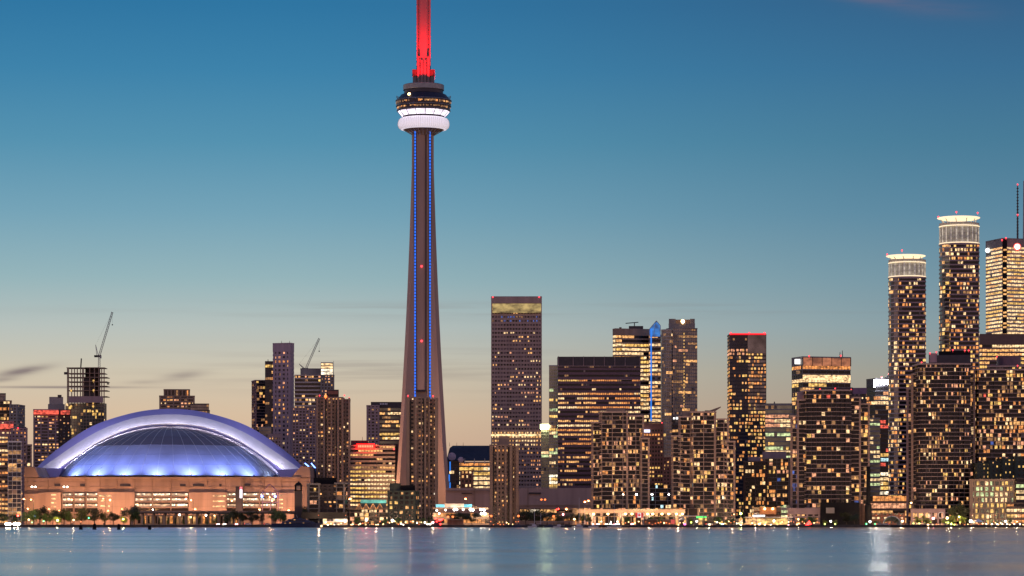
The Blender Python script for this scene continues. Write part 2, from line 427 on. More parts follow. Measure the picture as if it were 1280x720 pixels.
# ------------------------------------------------------------------ lake, land
def sheet(name, x0, x1, y0, y1, z, m):
    return struct(MB().add([(x0, y0, z), (x1, y0, z), (x1, y1, z), (x0, y1, z)], [(0, 1, 2, 3)]), name, m)
wm = bpy.data.materials.new('lake_water'); wm.use_nodes = True; t = wm.node_tree; b = t.nodes['Principled BSDF']
b.inputs['Base Color'].default_value = (1.0, .89, .71, 1); b.inputs['Metallic'].default_value = .92; b.inputs['IOR'].default_value = 1.33
geo = t.nodes.new('ShaderNodeNewGeometry')
def wnoise(sc, scale, detail):
    mp = t.nodes.new('ShaderNodeMapping'); mp.inputs['Scale'].default_value = sc; t.links.new(geo.outputs['Position'], mp.inputs['Vector'])
    n = t.nodes.new('ShaderNodeTexNoise'); n.inputs['Scale'].default_value = scale; n.inputs['Detail'].default_value = detail; t.links.new(mp.outputs[0], n.inputs['Vector']); return n.outputs[0]
na = wnoise((.0035, .018, 1), 1, 5); nb = wnoise((.02, .16, 1), 1, 4)
mr = t.nodes.new('ShaderNodeMapRange'); t.links.new(na, mr.inputs[0])
for i, v in enumerate((.32, .68, .17, .27)): mr.inputs[i + 1].default_value = v
t.links.new(mr.outputs[0], b.inputs['Roughness'])
bp = t.nodes.new('ShaderNodeBump'); bp.inputs['Distance'].default_value = .25; bp.inputs['Strength'].default_value = .06; t.links.new(nb, bp.inputs['Height']); t.links.new(bp.outputs[0], b.inputs['Normal'])
MATS['lake_water'] = wm
sheet('lake_water', -8000, 8000, -4000, 1949.6, 0, 'lake_water')
mat('ground_city', (.06, .055, .05), .95, .3, .02); mat('grass_park', (.07, .10, .03), .95, .35, .3); mat('asphalt', (.05, .05, .052), .9, .2, .3)
mat('paving', (.22, .20, .18), .9, .2, .4); mat('seawall', (.06, .055, .05), .9, .4, .3); mat('paint_white', (.75, .75, .72), .7, .1, .5)
sheet('ground', -9000, 9000, 1953, 40000, GZ, 'ground_city')
struct(MB().box(-8000, 8000, 1950, 1953, -3, GZ + .15), 'quay_edge', 'seawall')
sheet('pavement', -3000, 3000, 1953, 1966, GZ + .004, 'paving')
sheet('park_lawn', X(18, 1975), X(300, 1975), 1968, 2008, GZ + .008, 'grass_park')
sheet('road', -3000, 3000, 2011, 2026, GZ + .012, 'asphalt')
struct(MB().box(-3000, 3000, 2010.6, 2011, GZ - .2, GZ + .13), 'kerb', 'paving')
mk = MB()
for i in range(-60, 60): mk.add([(i * 9, 2018.4, GZ + .016), (i * 9 + 3, 2018.4, GZ + .016), (i * 9 + 3, 2018.6, GZ + .016), (i * 9, 2018.6, GZ + .016)], [(0, 1, 2, 3)])
struct(mk, 'road_marking', 'paint_white')

# ------------------------------------------------------------------ domed stadium
def spot(parent, name, loc, target, energy, color, size=60, blend=.6, radius=.6):
    l = bpy.data.lights.new(name, 'SPOT'); l.energy = energy; l.color = color; l.spot_size = R(size); l.spot_blend = blend; l.shadow_soft_size = radius
    o = bpy.data.objects.new(name, l); col.objects.link(o); po = parent_origin(parent) if parent else Vector()
    o.location = Vector(loc) - po; o.rotation_euler = (Vector(target) - Vector(loc)).to_track_quat('-Z', 'Y').to_euler(); o.parent = parent; return o
def interp(x, tab):
    for (a, va), (b_, vb) in zip(tab, tab[1:]):
        if x <= b_: return va + (vb - va) * (x - a) / (b_ - a)
    return tab[-1][1]
mat('stadium_concrete', (.36, .25, .185), .85, .30, .09, streak=True)
mat('stadium_panel', (.45, .31, .22), .85, .22, .12, streak=True)
mat('roof_white', (.78, .77, .78), .45, .05, .2)
mat('roof_membrane_shaded', (.20, .175, .205), .5, .07, .05)  # lamp falloff over the upper dome put into a darker colour
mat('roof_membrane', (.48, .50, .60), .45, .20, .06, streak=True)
mat('roof_rim', (.39, .37, .72), .45, .05, .1)
mat('roof_cream', (.62, .55, .42), .6, .05, .2)
mat('led_white', (.3, .3, .3), .5, 0, emit=(.9, .9, 1), estr=5)
SY = 2335.0
st = root('domed_stadium', 'domed stadium with white arched roof band and blue floodlit dome on a salmon base', 'stadium', (X(212, SY), SY, GZ))
CXP = 212.5
# roof lines as (distance from the axis in rows, row) measured at the arch
OUT = [(0, 511), (30, 513), (60, 519.5), (90, 529.5), (112, 541), (135, 557), (155, 573), (171, 589)]
WT_ = [(0, 518), (33, 520.2), (62, 527.5), (88, 538), (112, 551.5), (138, 569), (158, 583), (163, 587)]
WB_ = [(0, 529.5), (35, 532), (62, 539.5), (88, 551.5), (112, 567), (132, 580), (140, 586), (144, 589)]
IN_ = [(0, 532.5), (36, 536), (62, 543.5), (88, 555), (112, 570), (128, 583), (137, 592), (141, 596)]
def curve3(tab, Y, n=48):
    # resample by arc fraction so that strips between curves stay regular
    L = [0]
    for (a, b_), (c, d) in zip(tab, tab[1:]): L.append(L[-1] + math.hypot(c - a, d - b_))
    pts = []
    # smooth via Catmull-Rom on the half profile mirrored
    full = [(-a, b_) for a, b_ in reversed(tab[1:])] + tab
    m = len(full)
    for i in range(n + 1):
        f = i / n * (m - 1); k = min(int(f), m - 2); tt = f - k
        p0, p1, p2, p3 = full[max(k - 1, 0)], full[k], full[k + 1], full[min(k + 2, m - 1)]
        cr = lambda q0, q1, q2, q3: .5 * (2 * q1 + (q2 - q0) * tt + (2 * q0 - 5 * q1 + 4 * q2 - q3) * tt ** 2 + (3 * q1 - q0 - 3 * q2 + q3) * tt ** 3)
        x = cr(p0[0], p1[0], p2[0], p3[0]); y = cr(p0[1], p1[1], p2[1], p3[1])
        pts.append(P(CXP + x, y, Y))
    return pts
def strip(mb, A, B_):
    o = len(mb.v); mb.v += [tuple(p) for p in A] + [tuple(p) for p in B_]; n = len(A)
    mb.f += [(o + i, o + i + 1, o + n + i + 1, o + n + i) for i in range(n - 1)]
N = 84
c_out_back = curve3(OUT, SY + 60, N); c_out = curve3(OUT, SY + 6, N); c_wt = curve3(WT_, SY - 2, N); c_wb = curve3(WB_, SY - 13, N); c_wb2 = curve3(WB_, SY - 11, N)
c_wb3 = curve3([(a, b_ + 1.0) for a, b_ in WB_], SY - 8, N); c_in = curve3(IN_, SY + 3, N)
mb = MB(); strip(mb, c_out_back, c_out); strip(mb, c_out, c_wt)
rim = mb.build('roof_rim', 'roof_rim', st, smooth=False)
mb = MB(); strip(mb, c_wt, c_wb); mb.build('roof_band', 'roof_white', st, smooth=True)
mb = MB(); strip(mb, c_wb, c_wb2); strip(mb, c_wb2, c_wb3); mb.build('roof_band_lip', 'roof_cream', st)
mb = MB(); strip(mb, c_wb3, c_in); mb.build('roof_soffit', 'roof_rim', st, smooth=True)
# rear roof shell behind the arch
Rs = 187 * .645; zc0 = Z(533, SY) - Rs
mb = MB()
for sgn, part in ((1, 'rear'),):
    nl, na_ = 12, 40; vs = []
    for j in range(nl + 1):
        th = math.acos((Z(596, SY) - zc0) / Rs) * (1 - j / nl)
        for i in range(na_ + 1):
            a = math.pi * i / na_; vs.append((X(CXP, SY) - Rs * 1.12 * math.sin(th) * math.cos(a), SY + 8 + Rs * math.sin(th) * math.sin(a), zc0 + Rs * math.cos(th)))
    mb.add(vs, [(j * (na_ + 1) + i, j * (na_ + 1) + i + 1, (j + 1) * (na_ + 1) + i + 1, (j + 1) * (na_ + 1) + i) for j in range(nl) for i in range(na_)])
mb.build('rear_roof', 'roof_membrane', st, smooth=True)
# front quarter dome
Kx = X(CXP + 141, SY) - X(CXP, SY); capth = math.acos((Z(596, SY) - zc0) / Rs); sx = Kx / (Rs * math.sin(capth))
def dome_pt(u, a, lift=0.0):    # u 0 base .. 1 top; a angle 0..pi toward the lake
    th = capth * (1 - u); r = Rs + lift
    return (X(CXP, SY) - r * sx * math.sin(th) * math.cos(a), SY + 3 - r * .98 * math.sin(th) * math.sin(a), zc0 + r * math.cos(th))
mb = MB(); nl, na_ = 16, 64
vs = [dome_pt(j / nl, math.pi * i / na_) for j in range(nl + 1) for i in range(na_ + 1)]
mb.add(vs, [(j * (na_ + 1) + i, (j + 1) * (na_ + 1) + i, (j + 1) * (na_ + 1) + i + 1, j * (na_ + 1) + i + 1) for j in range(nl) for i in range(na_)])
DB = mb
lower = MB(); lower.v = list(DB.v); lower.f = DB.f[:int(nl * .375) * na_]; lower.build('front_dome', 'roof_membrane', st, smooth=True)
upper = MB(); upper.v = list(DB.v); upper.f = DB.f[int(nl * .375) * na_:]; upper.build('front_dome_crown', 'roof_membrane_shaded', st, smooth=True)  # upper part split off to carry the painted falloff tone
for k in range(1, 22):
    a = math.pi * k / 22
    MB().path([dome_pt(j / 12, a, .12) for j in range(12)], .16, 4).build('roof_seam', 'metal_white', st)
MB().path([dome_pt(.375, math.pi * i / 60, .1) for i in range(61)], .14, 4).build('roof_seam', 'metal_grey', st)
for u_ in (.12, .24, .52, .7): MB().path([dome_pt(u_, math.pi * i / 60, .05) for i in range(61)], .09, 3).build('roof_seam', 'roof_membrane_shaded', st)
# concrete base
BY = 2238.0
def base_poly(px0, px1, y0, y1, mb, Y=BY, d=14): mb.box(X(px0, Y), X(px1, Y), Y, Y + d, Z(y1, Y), Z(y0, Y))
w = MB(); base_poly(30.5, 388, 597.5, 657, w, BY + 4, 84)
w.build('wall', 'stadium_concrete', st)
# wings that carry the arch
w = MB(); Yw = BY + 3
for pts in ([(30.5, 597), (30.5, 583.5), (43, 583.5), (49, 596.5)], [(364, 596.5), (376, 583), (387, 583), (388, 597)]):
    vs = [P(a, b_, Yw) for a, b_ in pts]; bk = [v + Vector((0, 95, 0)) for v in vs]; n = 4
    w.add(vs + bk, [(3, 2, 1, 0), (4, 5, 6, 7)] + [(i, (i + 1) % n, n + (i + 1) % n, n + i) for i in range(n)])
w.build_each('arch_support', 'stadium_concrete', st)
w = MB()
for pts in ([(43, 585), (78, 585.5), (73, 596.6), (50, 596.6)], [(345, 587), (374, 586), (367, 596.6), (351, 596.6)]):
    vs = [P(a, b_, SY - 40) for a, b_ in pts]; bk = [v + Vector((0, 45, 0)) for v in vs]
    w.add(vs + bk, [(3, 2, 1, 0), (4, 5, 6, 7)] + [(i, (i + 1) % 4, 4 + (i + 1) % 4, 4 + i) for i in range(4)])
w.build_each('arch_foot', 'roof_rim', st)
# upper band, ledges, joints
w = MB(); base_poly(70, 376, 596.2, 598.2, w, BY + 1.5, 40); base_poly(30.5, 388, 608.0, 608.7, w, BY + 3.4, 4); base_poly(30.5, 388, 602.3, 602.7, w, BY + 3.6, 4)
for px in (60, 107, 125, 146, 168, 190, 213, 236, 259, 282, 305, 330, 352): base_poly(px - .3, px + .3, 598.5, 615, w, BY + 3.2, 3)
w.build_each('wall_trim', 'concrete_brown', st)
w = MB()
for px in (150.5, 107, 153, 156, 159, 162): pass
for a, b_ in ((150, 163), (241, 255), (225, 232), (68, 75), (100, 106), (274, 277), (306, 313)): base_poly(a, b_, 605, 608, w, BY + 3.0, 2)
w.build_each('wall_vent', 'metal_dark', st)
w = MB()
for a, b_, t_, bot in ((48, 76, 615.5, 656), (122, 168, 615, 656), (236, 283, 615.5, 656), (346, 372, 616, 656), (30.5, 48, 617, 656)): base_poly(a, b_, t_, bot, w, BY, 6)
w.build_each('wall_block', 'stadium_panel', st)
# glazed concourse bays: window, slab edges, lights
sb = random.Random(5); slab = MB(); back = MB()
mat('concourse_light', (.2, .2, .2), .5, 0, emit=(1, .86, .62), estr=2.2, evar=(.5, .05, 1.7)); mat('concourse_glow', (.2, .2, .2), .5, 0, emit=(1, .68, .36), estr=.35, evar=(.3, .05, 2.2))
for a, b_ in ((78, 91), (93, 106), (108, 122), (168.5, 190), (191, 213), (214, 235.5), (283.5, 298), (302, 324), (325, 345)):
    base_poly(a, b_, 616, 640, back, BY + 2.6, 1)
    for k, yy in enumerate((616.2, 622.5, 629.5)):
        base_poly(a, b_, yy + 4.0, yy + 5.6, slab, BY + 1.2, 1.4)
        m = MB(); base_poly(a + .5, b_ - .5, yy + .5, yy + 3.6, m, BY + 2.3, .2); m.build('window', 'concourse_glow', st)
        m = MB(); q0 = a + .8
        while q0 < b_ - 2:
            ln = sb.uniform(1.0, 3.5)
            if sb.random() < .62: base_poly(q0, min(q0 + ln, b_ - .6), yy + sb.uniform(.3, 1.0), yy + sb.uniform(1.7, 2.9), m, BY + 2.1, .15)
            q0 += ln + sb.uniform(.3, 1.2)
        if m.v: m.build_each('ceiling_light', 'concourse_light', st)
    base_poly(a - .9, a + .1, 615.5, 641, slab, BY + 1.0, 1.6)
jn = MB()
for a, b_ in ((48, 76), (122, 168), (236, 283), (346, 372)):
    for k in range(1, 4): base_poly(a + (b_ - a) * k / 4 - .12, a + (b_ - a) * k / 4 + .12, 616.5, 655, jn, BY - .07, .1)
    for yy in (624, 633, 643): base_poly(a + .3, b_ - .3, yy - .12, yy + .12, jn, BY - .05, .08)
jn.build_each('panel_joint', 'concrete_brown', st)
back.build_each('bay_back', 'glass_brown', st); slab.build_each('bay_slab', 'stadium_concrete', st)
for a, b_, rows in ((64, 70, (618.5, 623.5, 628.5, 633.5)), (124, 140, (619.8,)), (126, 131, (626,)), (125, 137, (632.5,)), (266, 282, (620,)), (266, 281, (626.5,)), (266, 281, (633,)), (348, 353.5, (619.5, 624.5, 629.5, 634.5))):
    for r_ in rows:
        m = MB(); base_poly(a, b_, r_ - .8, r_ + .8, m, BY - .12, .1); m.build('window', 'window_cream', st)
# floodlights on the dome ledge and along the arch
for i in range(11):
    a = math.pi * (i + .5) / 11
    bx, by, bz = dome_pt(0, a); dx, dy, dz = dome_pt(.45, a); nx, ny = -math.cos(a), -math.sin(a)
    loc = (bx + nx * 5.5, by + ny * 5.5, bz + 1.2)
    MB().box(loc[0] - .5, loc[0] + .5, loc[1] - .9, loc[1] - .2, loc[2] - 1.6, loc[2] - .4).build('floodlight', 'metal_dark', st)
    tx, ty, tz = dome_pt(.22, a)
    spot(st, 'floodlight_beam', (bx + nx * 13, by + ny * 13, bz + 1.5), (tx, ty, tz), 66000, (.21, .31, 1.0), 110, 1, .8)
    spot(st, 'floodlight_beam', loc, (dx, dy, dz), 4200, (.62, .74, 1.0), 150, .9, .8)
for i in range(1, 30, 1):
    k = i * N // 30; f = Vector(c_wb[k]); g = Vector(c_wt[k]); d = (f - g).normalized()
    loc = f + Vector((0, -7.5, 0)) + Vector((d.x, 0, d.z)) * 2.5
    spot(st, 'arch_lamp', loc, g * .6 + f * .4, 7500, (.84, .78, 1.0), 120, .8, .5)
for px, y0 in ((48, 600), (90, 600), (130, 600), (180, 600), (230, 600), (280, 600), (330, 600), (372, 600)):
    loc = P(px, 654.5, BY - 34); MB().box(loc.x - .7, loc.x + .7, loc.y - .3, loc.y + .5, GZ, GZ + 1.1).build('floodlight', 'metal_dark', st)
    spot(st, 'floodlight_beam', (loc.x, loc.y, GZ + 1.6), (loc.x, BY, Z(634, BY)), 62000, (1, .48, .28), 112, .9, 1.0)
# blue light at the right end of the roof
MB().ball(P(395.5, 587, SY - 20), 1.3).build('roof_lamp', 'lamp_blue', st)
MB().tube(P(381, 579, SY - 20), P(387, 584, SY - 20), .35).tube(P(389, 579, SY - 20), P(395, 586, SY - 20), .35).build('light_tube', 'lamp_blue', st)
# dish and entrance screen
MB().lathe([(.1, 0), (1.6, .3), (2.4, 1.1), (2.5, 1.2), (2.3, 1.2), (1.4, .5), (.1, .3)], X(63, BY - 4), BY - 4, 16).build('dish', 'metal_white', st)
sc_ = root('video_screen', 'upright lit advertising screen with a red top on a dark tower before the stadium', 'screen', (X(299, 2228), 2228, GZ))
MB().box(X(294.5, 2228), X(303.5, 2228), 2228, 2231, GZ, Z(608, 2228)).build('tower', 'metal_dark', sc_)
mat('screen_white', (.3, .3, .3), .5, 0, emit=(.95, .9, 1), estr=2.2); mat('screen_red', (.3, .1, .1), .5, 0, emit=(1, .15, .2), estr=1.6)
MB().box(X(299.8, 2228), X(302.8, 2228), 2227.6, 2227.98, Z(622.5, 2228), Z(612, 2228)).build('display', 'screen_white', sc_)
MB().box(X(299.8, 2228), X(302.8, 2228), 2227.6, 2227.98, Z(612, 2228), Z(608.6, 2228)).build('display_top', 'screen_red', sc_)
# gabled steel entrance frame at the right of the bays
gf = root('entrance_canopy', 'gabled steel entrance frame with two blue lights at the stadium east end', 'canopy', (X(338, 2225), 2225, GZ))
g = MB()
for a, b_ in (((327, 616), (337, 605)), ((337, 605), (349, 616)), ((327, 616), (349, 616)), ((328, 616), (328, 652)), ((348, 616), (348, 652)), ((338, 616), (338, 640)), ((328, 628), (348, 628))): g.tube(P(*a, 2225), P(*b_, 2225), .35)
g.build('frame', 'steel_purple', gf)
for px in (327.5, 344): MB().ball(P(px, 620.5, 2224), .9, 8, 5).build('lamp', 'lamp_blue', gf)

# ------------------------------------------------------------------ communication tower
TY = 2400.0; TX = X(528.6, TY); K = TY / F
tw = root('observation_tower', 'very tall concrete observation tower with blue light strips and a white lit pod', 'tower', (TX, TY, GZ))
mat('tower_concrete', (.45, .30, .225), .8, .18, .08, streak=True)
mat('tower_pod_dark', (.035, .028, .04), .4, .2, .3, metallic=.3)
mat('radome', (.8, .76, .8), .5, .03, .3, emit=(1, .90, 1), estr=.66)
mat('pod_ledge_light', (.8, .8, .8), .5, 0, emit=(.95, .85, 1), estr=1.25, evar=(.2, .6, 1.5))
mat('led_blue', (.02, .04, .1), .4, 0, emit=(.02, .16, .9), estr=1.25, sample='AUTO')
HALF = [(165, 12.6), (220, 14.0), (300, 16.6), (360, 19.0), (400, 20.8), (440, 22.8), (480, 25), (520, 27.4), (560, 29.8), (600, 32.6), (640, 36), (658, 38)]
def section(py):
    half = interp(py, HALF) * K; rc, t_, tt = 8.2, 3.9, 2.9
    r = max((half - tt * .5) / .866, rc + .6); pts = []
    for ang in (-30, 90, 210):
        d = Vector((math.cos(R(ang)), math.sin(R(ang)))); p = Vector((-d.y, d.x))
        for q_ in (d * rc - p * t_, d * r - p * tt, d * r + p * tt, d * rc + p * t_): pts.append((TX + q_.x, TY + q_.y))
    return pts
mb = MB(); rows = [163 + i * (657.5 - 163) / 60 for i in range(61)]; n = 12
for k, py in enumerate(rows): mb.v += [(x, y, Z(py, TY)) for x, y in section(py)]
for k in range(60): mb.f += [(k * n + i, (k + 1) * n + i, (k + 1) * n + (i + 1) % n, k * n + (i + 1) % n) for i in range(n)]
mb.f += [tuple(range(n))]
mb.build('shaft', 'tower_concrete', tw)
yf = TY - 8.2 * .5 - 3.9 * .866
mb = MB().box(TX - 2.6, TX + 1.2, yf - .5, yf + 1, GZ, Z(166, TY)); mb.build('lift_shaft', 'tower_concrete', tw)
MB().box(TX + 2.2, TX + 3.3, yf - .25, yf + 1, GZ, Z(166, TY)).build('lift_rail', 'concrete_dark', tw)
for sx_ in (-1, 1):
    mb = MB(); zz = Z(500, TY) - 40
    while zz < Z(167, TY):
        mb.box(TX + sx_ * 6.15 - .62, TX + sx_ * 6.15 + .62, yf - .9, yf - .2, zz, zz + 2.0); zz += 2.65
    mb.build('light_strip', 'led_blue', tw)
    MB().box(TX + sx_ * 6.15 - 1.05, TX + sx_ * 6.15 + 1.05, yf - .5, yf + .4, GZ + 10, Z(166, TY)).build('strip_channel', 'metal_black', tw)
for py in (334, 427):
    MB().ball((TX - .8, yf - 1.1, Z(py, TY)), .9, 8, 6).build('beacon', 'lamp_beacon', tw)
def pz(py): return Z(py, TY)
def pr(px): return px * K
PC = TX + .6
MB().lathe([(pr(11), pz(170)), (pr(16), pz(165)), (pr(25.5), pz(162.6)), (pr(25.4), pz(162))], PC, TY, 48).build('pod_underside', 'concrete_brown', tw)
rib = MB()
for i in range(24):
    a = 2 * math.pi * i / 24; c, s = math.cos(a), math.sin(a)
    rib.tube((PC + pr(12) * c, TY + pr(12) * s, pz(170)), (PC + pr(25) * c, TY + pr(25) * s, pz(162.4)), .3, n=4)
rib.build('pod_rib', 'concrete_pale', tw)
prof = [(pr(24.5), pz(162.6)), (pr(28.5), pz(162.0)), (pr(31), pz(160.2)), (pr(32.2), pz(157.2)), (pr(32.2), pz(154)), (pr(31.4), pz(151)), (pr(30), pz(149)), (pr(27.5), pz(148)), (pr(24), pz(147.8))]
MB().lathe([(pr(26), pz(148.2)), (pr(26), pz(144.6))], PC, TY, 48, cap=False).build('pod_gap_wall', 'tower_pod_dark', tw)
MB().lathe(prof, PC, TY, 64).build('radome', 'radome', tw, smooth=True)
rb = MB()
for i in range(72):
    a = 2 * math.pi * i / 72; c, s = math.cos(a), math.sin(a)
    rb.path([(PC + (r_ + .05) * c, TY + (r_ + .05) * s, z_) for r_, z_ in prof[1:7]], .09, 4)
rb.build('radome_rib', 'concrete_pale', tw)
MB().lathe([(pr(25), pz(145.8)), (pr(27.8), pz(145.0)), (pr(29.5), pz(143.2)), (pr(32.0), pz(140.3)), (pr(32.2), pz(139.8))], PC, TY, 48).build('lit_ledge', 'pod_ledge_light', tw)
for i in range(16):
    a = 2 * math.pi * i / 16 + .1; c, s = math.cos(a), math.sin(a)
    MB().tube((PC + pr(27.6) * c, TY + pr(27.6) * s, pz(146.2)), (PC + pr(32.5) * c, TY + pr(32.5) * s, pz(139.9)), .35, n=4).build('strut', 'metal_grey', tw)
MB().lathe([(pr(31.8), pz(140.2)), (pr(33.0), pz(138.5)), (pr(33.2), pz(133.4)), (pr(34), pz(133)), (pr(34.6), pz(126.2)), (pr(33.5), pz(125.4)), (pr(28.3), pz(119)), (pr(24.5), pz(117.6)), (pr(24.3), pz(113.2)), (pr(25), pz(112.8)), (pr(25), pz(106.6)), (pr(24), pz(106.2)), (pr(9), pz(106))], PC, TY, 64).build('pod', 'tower_pod_dark', tw)
MB().lathe([(pr(25.2), pz(113.4)), (pr(25.6), pz(113.0)), (pr(25.6), pz(106.9)), (pr(25.2), pz(106.5))], PC, TY, 64, cap=False).build('pod_collar', 'metal_grey', tw)
for yy, rr in ((133.2, 34.4), (126.4, 35.0), (138.9, 33.5)): MB().lathe([(pr(rr), pz(yy + .5)), (pr(rr + .3), pz(yy)), (pr(rr), pz(yy - .5))], PC, TY, 64, cap=False).build('pod_rail', 'metal_grey', tw)
trng = random.Random(3)
for row, rr, mh in ((129.6, 34.35, 1.9), (136.0, 33.3, 1.6)):
    for i in range(56):
        if trng.random() < .6:
            a = math.pi + math.pi * (i + .5) / 56; u = (-math.sin(a), math.cos(a)); nn = (math.cos(a), math.sin(a)); c = (PC + nn[0] * pr(rr), TY + nn[1] * pr(rr))
            o = MB().obox(c, u, nn, -.55, .55, -.2, .22, pz(row) - mh * trng.uniform(-.1, .45), pz(row) + mh * trng.uniform(.35, .6)).build('window', trng.choice(['window_dimwarm', 'window_dimwarm', 'window_dimwarm', 'window_dimwarm', 'window_amber', 'window_warm']), tw)
MB().ball((PC - pr(17), TY - pr(25), pz(121.4)), 1.3, 8, 6).build('lamp', 'lamp_cream', tw)
for sg in (-1, 1):
    MB().tube((PC + sg * pr(31), TY, pz(125)), (PC + sg * pr(34), TY, pz(121)), .3).tube((PC + sg * pr(34), TY, pz(121)), (PC + sg * pr(30), TY, pz(121.5)), .3).tube((PC + sg * pr(33), TY, pz(126)), (PC + sg * pr(33.5), TY, pz(119.5)), .2).build('maintenance_arm', 'metal_grey', tw)
# upper shaft, collars, upper pod and mast (they run on above the picture)
def ngon(r, n, rot=0): return [(PC + r * math.cos(R(rot) + 2 * math.pi * i / n), TY + r * math.sin(R(rot) + 2 * math.pi * i / n)) for i in range(n)]
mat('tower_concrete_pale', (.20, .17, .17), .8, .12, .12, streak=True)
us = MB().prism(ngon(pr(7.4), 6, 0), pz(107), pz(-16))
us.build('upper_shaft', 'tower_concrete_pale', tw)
mb = MB()
for ox in (-6.2, -2.2, 2.2, 6.2): mb.box(PC + pr(ox) - .9, PC + pr(ox) + .9, TY - pr(7.4), TY - pr(5.6), pz(104), pz(76 if abs(ox) < 3 else 72))
for ox in (-7.6, 7.6): mb.box(PC + pr(ox) - .8, PC + pr(ox) + .8, TY - 2, TY + 2, pz(106), pz(-16))
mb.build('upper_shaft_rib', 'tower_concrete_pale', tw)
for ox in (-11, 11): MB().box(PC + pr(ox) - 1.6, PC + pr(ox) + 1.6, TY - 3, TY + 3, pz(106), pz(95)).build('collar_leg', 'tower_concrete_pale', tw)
for ox in (-11, 11): MB().box(PC + pr(ox) - 2.0, PC + pr(ox) + 2.0, TY - 4, TY + 4, pz(95.4), pz(87.6)).build('collar', 'concrete_dark', tw)
MB().lathe([(pr(8), pz(-14)), (pr(13), pz(-17)), (pr(14), pz(-22)), (pr(12), pz(-27)), (pr(4), pz(-29))], PC, TY, 32).build('upper_pod', 'tower_pod_dark', tw)
MB().lathe([(pr(2.6), pz(-28)), (pr(2.2), pz(-70)), (pr(1.2), pz(-71)), (pr(1.0), pz(-120)), (.2, pz(-165))], PC, TY, 12).build('mast', 'metal_white', tw)
for i in range(6):
    a = R(60 * i - 90 + 30); a = R(60 * i); c, s = math.cos(a), math.sin(a)
    loc = (PC + pr(19) * c, TY + pr(19) * s, pz(105)); MB().box(loc[0] - .5, loc[0] + .5, loc[1] - .5, loc[1] + .5, loc[2] - 1.5, loc[2] - .5).build('floodlight', 'metal_dark', tw)
for a in (-125, -90, -55, 0, 180):
    c, s = math.cos(R(a)), math.sin(R(a))
    loc = (PC + pr(20) * c, TY + pr(20) * s, pz(105)); spot(tw, 'floodlight_beam', loc, (PC, TY, pz(40)), 75000, (1, .006, .008), 75, .8, .5)
    loc = (PC + pr(20) * c, TY + pr(20) * s, pz(105)); spot(tw, 'floodlight_beam', loc, (PC, TY, pz(-20)), 540000, (1, .006, .008), 34, .8, .5)
# added base floodlights, standing in for the city glow on the legs
for dx, dy in ((-60, -40), (62, -40)):
    loc = (TX + dx, TY + dy, GZ + 1.5); MB().box(loc[0] - .8, loc[0] + .8, loc[1] - .5, loc[1] + .5, GZ, GZ + 1.2).build('floodlight', 'metal_dark', tw)
    spot(tw, 'floodlight_beam', loc, (TX, TY - 5, 60), 420000, (1, .58, .36), 100, 1, 1)
# ------------------------------------------------------------------ the skyline, from left to right
def nb(label, Y, xm, name='apartment_tower', cat='building', **k): return Building(name, label, cat, Y, xm, **k)
WARM = ['warm', 'cream', 'yellow', 'warm', 'amber']; BRIGHT = ['cream', 'white', 'warm', 'cream']
# -- far left
b = nb('stepped apartment tower at the far left edge with a lit top stair column', 2700, 8)
b.mass(-14, 13, 501, 2705, style='condo', wall='concrete_brown', p=.3); b.mass(-14, 7, 492, 2725, style='curtain', p=.1); b.mass(12, 21.5, 506, 2700, style='punched', wall='concrete_grey', p=.12, phi=-.1); b.done()
b = nb('low tower at the left edge with a glowing red top floor band', 2500, 4)
b.mass(-14, 17, 527, 2500, style='punched', wall='concrete_mauve', p=.25, zones=[(537, 545, .8, ['peach', 'cream'])]); b.slabbox(-14, 16.6, 530, 536, 2499, 'red_band', 'window_red', .5); b.done()
b = nb('slim brown stepped tower between the glass block and the red topped tower', 2450, 30)
b.mass(14, 34, 535.5, 2450, style='punched', wall='concrete_mauve', p=.16); b.mass(33, 38, 556, 2452, style='condo', p=.2); b.solid(22, 33, 533.5, 2455, 536, m='concrete_dark'); b.beacon(22.5, 535, 2449); b.done()
b = nb('glass fronted office block with white mullion grid at the left edge', 2200, 18, name='office_block')
b.mass(10, 26.5, 552, 2200, style='curtain', wall='metal_white', glass='glass_blue', p=.12, cw=3.4, fh=3.4, bh=.3, pw=.2, tints=['dimwarm', 'peach', 'blue', 'warm'], blind=.35); b.mass(-14, 10, 545, 2202, style='office', wall='concrete_brown', p=.5, fh=3.4, tints=WARM, zones=[(545, 556, .95, ['cream', 'warm'])]); b.done()
b = nb('plum coloured tower with a glowing red crown left of the unfinished tower', 2800, 65)
b.mass(42, 74, 512, 2800, style='punched', wall='concrete_mauve', pe=2, p=.26, zones=[(511, 520, 1.0, ['red'])], bow=1); b.mass(73.5, 88, 512.5, 2803, style='punched', wall='concrete_dark', p=.25, zones=[(511, 520, .9, ['red'])]); b.slabbox(42.2, 73.4, 513, 517.8, 2798.5, 'red_band', 'window_red', .6); b.slabbox(76, 87.5, 513.2, 518, 2799.5, 'red_band', 'window_red', .6); b.solid(60, 81, 505, 2812, 513, m='concrete_grey'); b.solid(61.5, 79, 496, 2815, 505, m='metal_grey'); b.solid(72, 77, 493.5, 2816, 497, m='metal_dark'); b.done()
